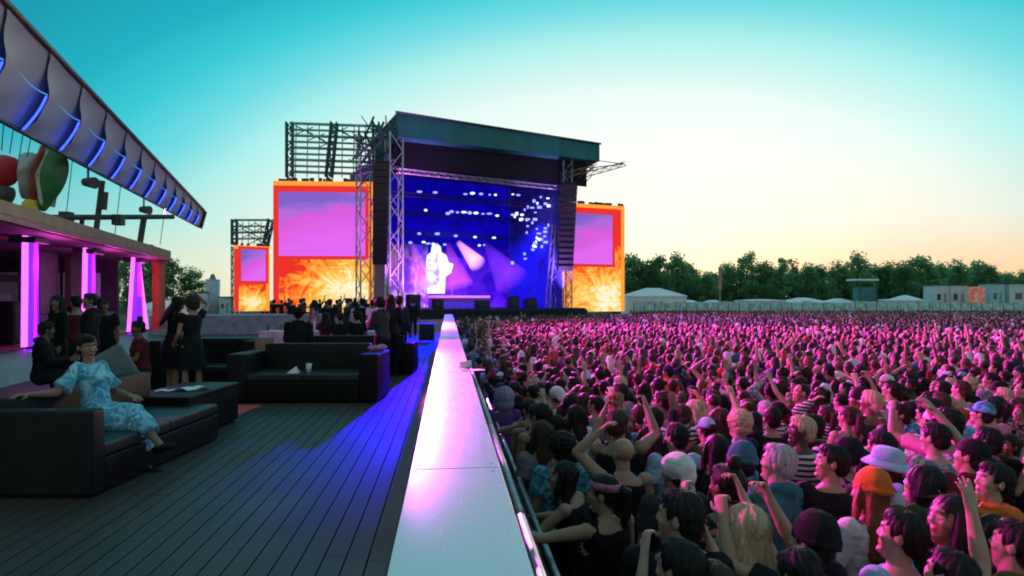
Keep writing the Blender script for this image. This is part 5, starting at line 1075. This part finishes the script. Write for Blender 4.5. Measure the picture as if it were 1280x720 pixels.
HAIRC = [('short', 'dark', 'short dark hair'), ('short', 'brown', 'short brown hair'), ('buzz', 'dark', 'shaved dark hair'), ('curly', 'dark', 'curly dark hair'), ('long', 'dark', 'long dark hair'), ('long', 'brown', 'long brown hair'), ('wavy', 'brown', 'wavy brown hair'), ('bun', 'dark', 'dark hair bun'), ('ponytail', 'brown', 'brown ponytail'), ('ponytail', 'dark', 'dark ponytail'), ('bob', 'brown', 'brown bob'), ('wavy', 'blond', 'wavy blond hair'), ('short', 'blond', 'short blond hair'), ('topknot', 'dark', 'dark topknot'), ('bob', 'grey', 'grey bob'), ('long', 'red', 'long red hair')]
HW = [16, 7, 4, 5, 10, 6, 4, 6, 4, 5, 3, 3, 3, 3, 1, 1]
TOPC = [('black', 30), ('charcoal', 9), ('navy', 8), ('white', 8), ('pale blue', 3), ('teal', 4), ('red', 3), ('grey', 5), ('pink', 4), ('purple', 5), ('olive', 4), ('maroon', 5), ('orange', 1), ('cream', 3), ('turquoise', 2), ('striped grey', 5), ('checked red', 4), ('dark floral', 5), ('pale floral', 4)]
TOPS = [('tee', 't-shirt', 10), ('tank', 'tank top', 5), ('hoodie', 'hoodie', 4), ('long', 'long sleeves', 3)]
PS = [('relaxed', '', 26), ('watching', 'hands together', 12), ('lookback', 'head turned', 9), ('cheer', 'one arm up', 3), ('bothup', 'both arms up', 1.5), ('point', 'arm stretched out', 2), ('filming', 'hands raised to film', 3), ('headhand', 'hand on head', 2)]
FEM = {'long', 'wavy', 'bun', 'ponytail', 'bob'}; used = set()
for d, px, py, q in ind:
    best = min(HERO, key=lambda h: ((h[0]-px)/1.0)**2 + (2.2*(h[1]-py))**2); rel = 'behind' if d > best[2]+.35 else ('in front of' if d < best[2]-.35 else 'beside')
    for tr_ in range(60):
        hk = rr.choices(HAIRC, HW)[0]; tc = rr.choices([a for a, _ in TOPC], [b for _, b in TOPC])[0]; ts = rr.choices(TOPS, [t_[2] for t_ in TOPS])[0]; ps = rr.choices(PS, [p_[2] for p_ in PS])[0]
        if d < 5 and ps[0] in ('bothup', 'cheer'): continue
        hat = None; hl = hk[2]
        if rr.random() < .12: hat = rr.choice(('cap', 'cap_back', 'beanie', 'bucket')); hcol = rr.choice(('black', 'white', 'navy', 'red', 'pale blue')); hl = hcol+' '+{'cap': 'cap', 'cap_back': 'backward cap', 'beanie': 'beanie', 'bucket': 'bucket hat'}[hat]
        key = (hl, tc, ts[1], best[3], rel)
        if key not in used: break
    used.add(key)
    lb = '%s, %s %s%s, %s %s' % (hl, tc, ts[1], ', '+ps[1] if ps[1] else '', rel, best[3])
    if len(lb.replace(',', '').split()) > 16: lb = '%s, %s %s, %s %s' % (hl, tc, ts[1], rel, best[3])
    fem = hk[0] in FEM; sc = rr.uniform(.90, .985) if fem else rr.uniform(.95, 1.06)
    tl = R(10)*max(0, (px-760)/520)*rr.uniform(.6, 1.2)+rr.gauss(0, R(2.5)); loc = q - RT*math.sin(tl)*1.5; loc.z = gz(q.y)
    person((ps[0], fem), loc, face_stage(q, R(8)+rr.gauss(0, .30)), lb, 'crowd watching the show', scale=sc, skin=rr.choices((0, 1, 2, 3, 4), (3, 5, 4, 2, 1))[0], hair='short' if hat and hk[0] == 'curly' else hk[0], haircol=hk[1], top=(ts[0], tc), legs=BK, hat=hat, hatcol=hcol if hat else 'black', shoes=None, tilt=(tl, 0))
# ---------------------------------------------------------------- the rest of the crowd: one mass
def lod(rng, pose, longhair, mid):
    g = G(); n8 = 8 if mid else 6; cls = []
    def mark(k):
        while len(cls) < len(g.v): cls.append(k)
    g.tube([(0, 0, 0), (0, 0, .85)], [(.13, .10), (.16, .11)], 5, cap=False); mark(3)
    g.tube([(0, 0, .85), (0, 0, 1.08), (0, 0, 1.34), (0, -.01, 1.44), (0, 0, 1.50)], [(.165, .12), (.14, .105), (.185, .125), (.19, .10), (.06, .06)], n8, cap=False); mark(1)
    g.tube([(0, 0, 1.45), (0, 0, 1.55)], [.055, .05], 5, cap=False); mark(0)
    g.ball((0, .015, 1.60), (.072, .085, .11), nu=n8, nv=6 if mid else 5); mark(0)
    if mid: g.ball((0, .10, 1.60), (.014, .02, .025), nu=4, nv=3); mark(0)
    g.ball((0, -.022, 1.645), (.086, .098, .09), nu=n8, nv=6 if mid else 5); mark(2)
    if longhair: g.tube([(0, -.05, 1.66), (0, -.09, 1.5), (0, -.10, 1.28)], [(.085, .06), (.10, .045), (.07, .03)], 6, cap=False); mark(2)
    A = {'down': [((.2, 0, 1.42), (.25, 0, 1.15), (.2, .14, .93)), ((-.2, 0, 1.42), (-.25, 0, 1.15), (-.2, .14, .93))],
         'hold': [((.2, 0, 1.42), (.26, .1, 1.17), (.06, .3, 1.25)), ((-.2, 0, 1.42), (-.26, .1, 1.17), (-.05, .3, 1.27))],
         'one': [((.2, 0, 1.44), (.32, .1, 1.68), (.28, .2, 1.98)), ((-.2, 0, 1.42), (-.25, 0, 1.15), (-.1, .2, 1.05))],
         'two': [((.2, 0, 1.44), (.34, .05, 1.68), (.28, .1, 2.0)), ((-.2, 0, 1.44), (-.34, .05, 1.66), (-.3, .12, 1.96))],
         'film': [((.2, 0, 1.42), (.26, .22, 1.5), (.10, .34, 1.74)), ((-.2, 0, 1.42), (-.26, .2, 1.45), (-.06, .36, 1.72))]}[pose]
    for a, e, w in A:
        g.tube([a, V(a).lerp(V(e), .6)], [.06, .052], 5, cap=False); mark(1)
        w = V(w); e = V(e); g.tube([V(a).lerp(e, .55), e, w, w+(w-e)*.35], [.042, .040, .028, .03], 5, cap=False); mark(0)
    for v_ in (): pass
    # triangulated arrays
    tri = []
    for f in g.f:
        for i in range(1, len(f)-1): tri.append((f[0], f[i], f[i+1]))
    return np.array(g.v), np.array(tri), np.array(cls)
rg = np.random.default_rng(5)
TPL = {m: [lod(None, ps, lh, m) for ps in ('down', 'hold', 'one', 'down', 'film', 'down', 'hold', 'down', 'hold', 'down', 'down', 'hold', 'down', 'two', 'down', 'hold') for lh in (0, 1)] for m in (True, False)}
SK = .72*np.array([(.62, .40, .30), (.52, .32, .22), (.40, .23, .15), (.24, .125, .075), (.55, .36, .27)])
TPcol = np.array([(.012, .012, .014)]*6+[(.04, .04, .045)]*3+[(.015, .025, .07)]*2+[(.72, .72, .72)]*3+[(.35, .5, .65)]*1+[(.03, .16, .18)]+[(.45, .02, .03)]*1+[(.22, .22, .23)]*2+[(.65, .22, .38)]*1+[(.16, .06, .28)]*2+[(.14, .015, .03)]*2+[(.55, .48, .38)]*1)
HRc = np.array([(.012, .009, .008)]*8+[(.05, .028, .016)]*5+[(.35, .24, .12)]*1+[(.10, .05, .03)]*2+[(.6, .6, .62)]*1+[(.45, .05, .05)])
RAISED = {4, 5, 8, 9, 26, 27}; Vs = []; Fs = []; Cs = []; nb_ = 0
for d, px, py, q in rest:
    mid = d < 26; ix = rg.integers(len(TPL[mid])); ix = ix if (ix not in RAISED or rg.random() < (.28 if mid else .12)) else rg.integers(2); tv, tf, tc = TPL[mid][ix]; s = rg.uniform(.92, 1.06); a = face_stage(q, rg.normal(.1, .35)); ca, sa = math.cos(a), math.sin(a)
    tl = math.radians(9)*max(0, (px-760)/520)*rg.uniform(.5, 1.2) + rg.normal(0, .03); v_ = tv*s; hd = tc != 9
    vx = v_[:, 0]*ca-v_[:, 1]*sa; vy = v_[:, 0]*sa+v_[:, 1]*ca; sh_ = (v_[:, 2]-1.6)*math.tan(tl)
    Vs.append(np.stack([vx+q.x+sh_*RT.x, vy+q.y+sh_*RT.y, v_[:, 2]+gz(q.y)], 1)); Fs.append(tf+nb_); nb_ += len(tv)
    pal = np.stack([SK[rg.integers(len(SK))], TPcol[rg.integers(len(TPcol))], HRc[rg.integers(len(HRc))], np.array((.01, .01, .015))]); Cs.append(pal[tc])
Vs = np.concatenate(Vs).astype(np.float32); Fs = np.concatenate(Fs).astype(np.int32); Cs = np.concatenate(Cs).astype(np.float32)
me = bpy.data.meshes.new('crowd'); me.vertices.add(len(Vs)); me.vertices.foreach_set('co', Vs.ravel()); me.loops.add(Fs.size); me.loops.foreach_set('vertex_index', Fs.ravel())
me.polygons.add(len(Fs)); me.polygons.foreach_set('loop_start', np.arange(0, Fs.size, 3, dtype=np.int32)); me.polygons.foreach_set('use_smooth', np.ones(len(Fs), dtype=bool)); me.update(calc_edges=True)
at = me.color_attributes.new('tint', 'FLOAT_COLOR', 'POINT'); at.data.foreach_set('color', np.concatenate([Cs, np.ones((len(Cs), 1), np.float32)], 1).ravel())
n = N('crowd_cloth'); a_ = n.new('ShaderNodeAttribute', attribute_name='tint'); n.link(a_.outputs['Color'], n.b.inputs['Base Color']); n.set(Roughness=.7); me.materials.append(n.m)
o = link('crowd', me); tag(o, 'dense far festival crowd filling the field up to the stage', 'crowd', None, 'stuff')
print('CROWD individuals', len(H_)+len(ind), 'last depth', ind[-1][0], 'mass', len(rest), 'tris', len(Fs))
# ================================================================ LIGHT, SKY, CAMERA
def spot(name, loc, tgt, power, col, angle, blend=.6, rad=.25):
    l = bpy.data.lights.new(name, 'SPOT'); l.energy = power; l.color = col; l.spot_size = R(angle); l.spot_blend = blend; l.shadow_soft_size = rad
    o = bpy.data.objects.new(name, l); COL.objects.link(o); o.location = loc; o.rotation_euler = (V(tgt)-V(loc)).to_track_quat('-Z', 'Y').to_euler(); return o
MG = (1, .04, .62)
spot('stage_wash_lamp', S(3, -2.6, 13.2), (18.5, 9, 1.5), 420000, MG, 40, .12, .3)
spot('stage_wash_lamp', S(5, -2.6, 13.2), (10, 36, 1.5), 40000, MG, 42, .3, .3)
spot('stage_wash_lamp', S(9, -2.6, 13.2), (24, 32, 1.5), 60000, (.75, .05, .9), 62, .8, .4)
spot('stage_wash_lamp', S(15, -2.6, 13.2), (34, 46, 1.5), 32000, (.7, .06, .95), 100, .8, .4)
for k, tgt, pw, wh in ((.06, (12, .5), 14000, 'nearest end'), (.30, (11, 8.5), 10500, 'middle'), (.55, (12, 17), 10500, 'farther half')):  # lamps added under the sail to side-light the near crowd in magenta
    q = wing_pt(k, .9)+V((.1, 0, -.5)); dr = V((tgt[0]-q.x, tgt[1]-q.y, 0)).normalized(); dr.z = -math.tan(R(7)); dr.normalize()
    spot('added_sail_lamp', q, q+dr*10, pw, MG, 39, .15, .1)
    g = G(); g.tube([q-dr*.42, q-dr*.08], [.10, .15], 14, cap=False); g.bar(q-dr*.3, q-dr*.3+V((0, 0, .4)), .03); o = obj('added_lamp_housing', g, plain('rig_dark', (.07, .06, .055)), smooth=False, origin=q); tag(o, 'black housing of an added wash lamp hanging under the %s of the sail roof' % wh, 'lamp')
spot('walkway_blue_lamp', S(8, -2.4, 13.0), (-.48, 12.0, DECK), 620000, (.02, .0, 1), 3.9, 1, .5)
spot('walkway_blue_lamp', S(8, -2.4, 12.6), (-1.5, 25, DECK), 650000, (.0, .0, 1), 9, 1, .5)
spot('ledge_pink_lamp', S(.5, -2.2, 12.5), (0.03, 14, LZ), 260000, (1, .13, .9), 1.9, 1, .1)
spot('ledge_pink_lamp', S(.5, -2.2, 12.8), (0.05, 4.6, LZ), 190000, (.85, .12, 1), 1.5, 1, .1)
spot('stage_blue_wash', S(8, 1.8, 12.2), S(10, 8, 3), 22000, (.03, .03, 1), 110, .8, .3)
spot('stage_blue_wash', S(14.5, 2.5, 12.2), S(16.8, 6, 3), 9000, (.04, .03, 1), 90, .8, .3)
spot('tower_violet_lamp', S(1.6, -2.6, 2.2), S(-.1, .2, 9), 14000, (.75, .2, 1), 80, .8, .2)
spot('tower_violet_lamp', S(15.8, -2.0, 2.2), S(17.5, .2, 9), 9000, (.6, .3, 1), 70, .8, .2)
for k in (.13, .5, .845):
    l = bpy.data.lights.new('column_glow', 'POINT'); l.energy = 45; l.color = (1, .08, .75); l.shadow_soft_size = .15; o = bpy.data.objects.new('column_glow', l); COL.objects.link(o); o.location = F(k, .45, RZ-.5)
# low soft sun just above the trees
sd = (FW + RT*((905-640)/800) + V((0, 0, .075))).normalized()
l = bpy.data.lights.new('sun', 'SUN'); l.energy = .55; l.angle = R(6); l.color = (1, .72, .45); o = bpy.data.objects.new('sun', l); COL.objects.link(o); o.rotation_euler = (-sd).to_track_quat('-Z', 'Y').to_euler()
w = bpy.data.worlds.new('World'); SC.world = w; w.use_nodes = True; nt = w.node_tree; nt.nodes.clear(); L_ = nt.links
def wn_(t, **k):
    x = nt.nodes.new(t)
    for a, b in k.items(): setattr(x, a, b)
    return x
tc = wn_('ShaderNodeTexCoord'); sep = wn_('ShaderNodeSeparateXYZ'); L_.new(tc.outputs['Generated'], sep.inputs[0])
def wm(op, a, b=None, cl=False):
    m = wn_('ShaderNodeMath', operation=op, use_clamp=cl)
    for i, x in enumerate((a, b)):
        if x is None: continue
        if isinstance(x, (int, float)): m.inputs[i].default_value = x
        else: L_.new(x, m.inputs[i])
    return m.outputs[0]
gd = (FW + RT*.15 + V((0, 0, .04))).normalized(); ZS = 1.68
dx = wm('MULTIPLY', wm('SUBTRACT', sep.outputs[0], gd.x), .92); dy = wm('MULTIPLY', wm('SUBTRACT', sep.outputs[1], gd.y), .92); dz = wm('SUBTRACT', wm('MULTIPLY', wm('ABSOLUTE', sep.outputs[2]), ZS), gd.z*ZS)
r = wm('SQRT', wm('ADD', wm('ADD', wm('MULTIPLY', dx, dx), wm('MULTIPLY', dy, dy)), wm('MULTIPLY', dz, dz)))
def wr(fac, stops):
    x = wn_('ShaderNodeValToRGB'); e = x.color_ramp; e.interpolation = 'B_SPLINE' if False else 'LINEAR'
    while len(e.elements) < len(stops): e.elements.new(.5)
    for q, (p, c) in zip(e.elements, stops): q.position = p; q.color = s2l(c)
    L_.new(fac, x.inputs[0]); return x.outputs[0]
SKYR = [(.0, (255, 252, 240)), (.30, (246, 252, 247)), (.45, (226, 248, 244)), (.56, (170, 237, 236)), (.63, (105, 218, 225)), (.70, (48, 200, 212)), (.77, (12, 174, 192)), (.88, (0, 150, 172)), (1.05, (0, 150, 172)), (1.5, (115, 192, 205)), (1.95, (132, 136, 142)), (2.4, (112, 106, 110))]
sky = wr(wm('DIVIDE', r, 2.5), [(p/2.5, c) for p, c in SKYR])
# warm band along the horizon
el = sep.outputs[2]
hz = wr(wm('MULTIPLY', el, 1), [(.0, (255, 255, 255)), (.05, (222, 222, 222)), (.11, (140, 140, 140)), (.21, (0, 0, 0))])
# azimuth dependent colour: pale yellow to the left, orange to the right
gl = (FW + RT*.78).normalized(); az = wn_('ShaderNodeVectorMath', operation='DOT_PRODUCT'); L_.new(tc.outputs['Generated'], az.inputs[0]); az.inputs[1].default_value = tuple(gl)
hc = wr(wm('MULTIPLY', wm('SUBTRACT', az.outputs['Value'], .55), 2.2, True), [(0, (236, 232, 200)), (.45, (255, 252, 238)), (.8, (253, 240, 210)), (1, (247, 192, 136))])
mx = wn_('ShaderNodeMix', data_type='RGBA'); L_.new(hz, mx.inputs[0]); L_.new(sky, mx.inputs[6]); L_.new(hc, mx.inputs[7])
ns = wn_('ShaderNodeTexSky', sky_type='NISHITA', sun_disc=False, sun_elevation=R(4), sun_rotation=math.atan2(sd.x, sd.y))
ad = wn_('ShaderNodeMix', data_type='RGBA', blend_type='ADD'); ad.inputs[0].default_value = .01; L_.new(mx.outputs[2], ad.inputs[6]); L_.new(ns.outputs[0], ad.inputs[7])
bg = wn_('ShaderNodeBackground'); L_.new(ad.outputs[2], bg.inputs[0]); bg.inputs[1].default_value = 1.0; wo = wn_('ShaderNodeOutputWorld'); L_.new(bg.outputs[0], wo.inputs[0])
cam = bpy.data.cameras.new('camera'); co_ = bpy.data.objects.new('camera', cam); COL.objects.link(co_); co_.location = (0, 0, CZ); co_.rotation_euler = (R(90), 0, -YAW)
cam.sensor_width = 36; cam.lens = 22.5; cam.shift_y = 15/1280; cam.clip_start = .05; cam.clip_end = 5000; SC.camera = co_
vs_ = SC.view_settings; vs_.view_transform = 'Standard'; vs_.look = 'None'; vs_.gamma = 1; vs_.exposure = 0; vs_.use_curve_mapping = False
SC.render.engine = 'CYCLES'; SC.cycles.pixel_filter_type = 'BLACKMAN_HARRIS'; SC.cycles.filter_width = 1.9; SC.cycles.max_bounces = 5; SC.cycles.diffuse_bounces = 2; SC.cycles.glossy_bounces = 3; SC.cycles.volume_bounces = 0; SC.cycles.use_denoising = True; SC.cycles.sample_clamp_indirect = 4
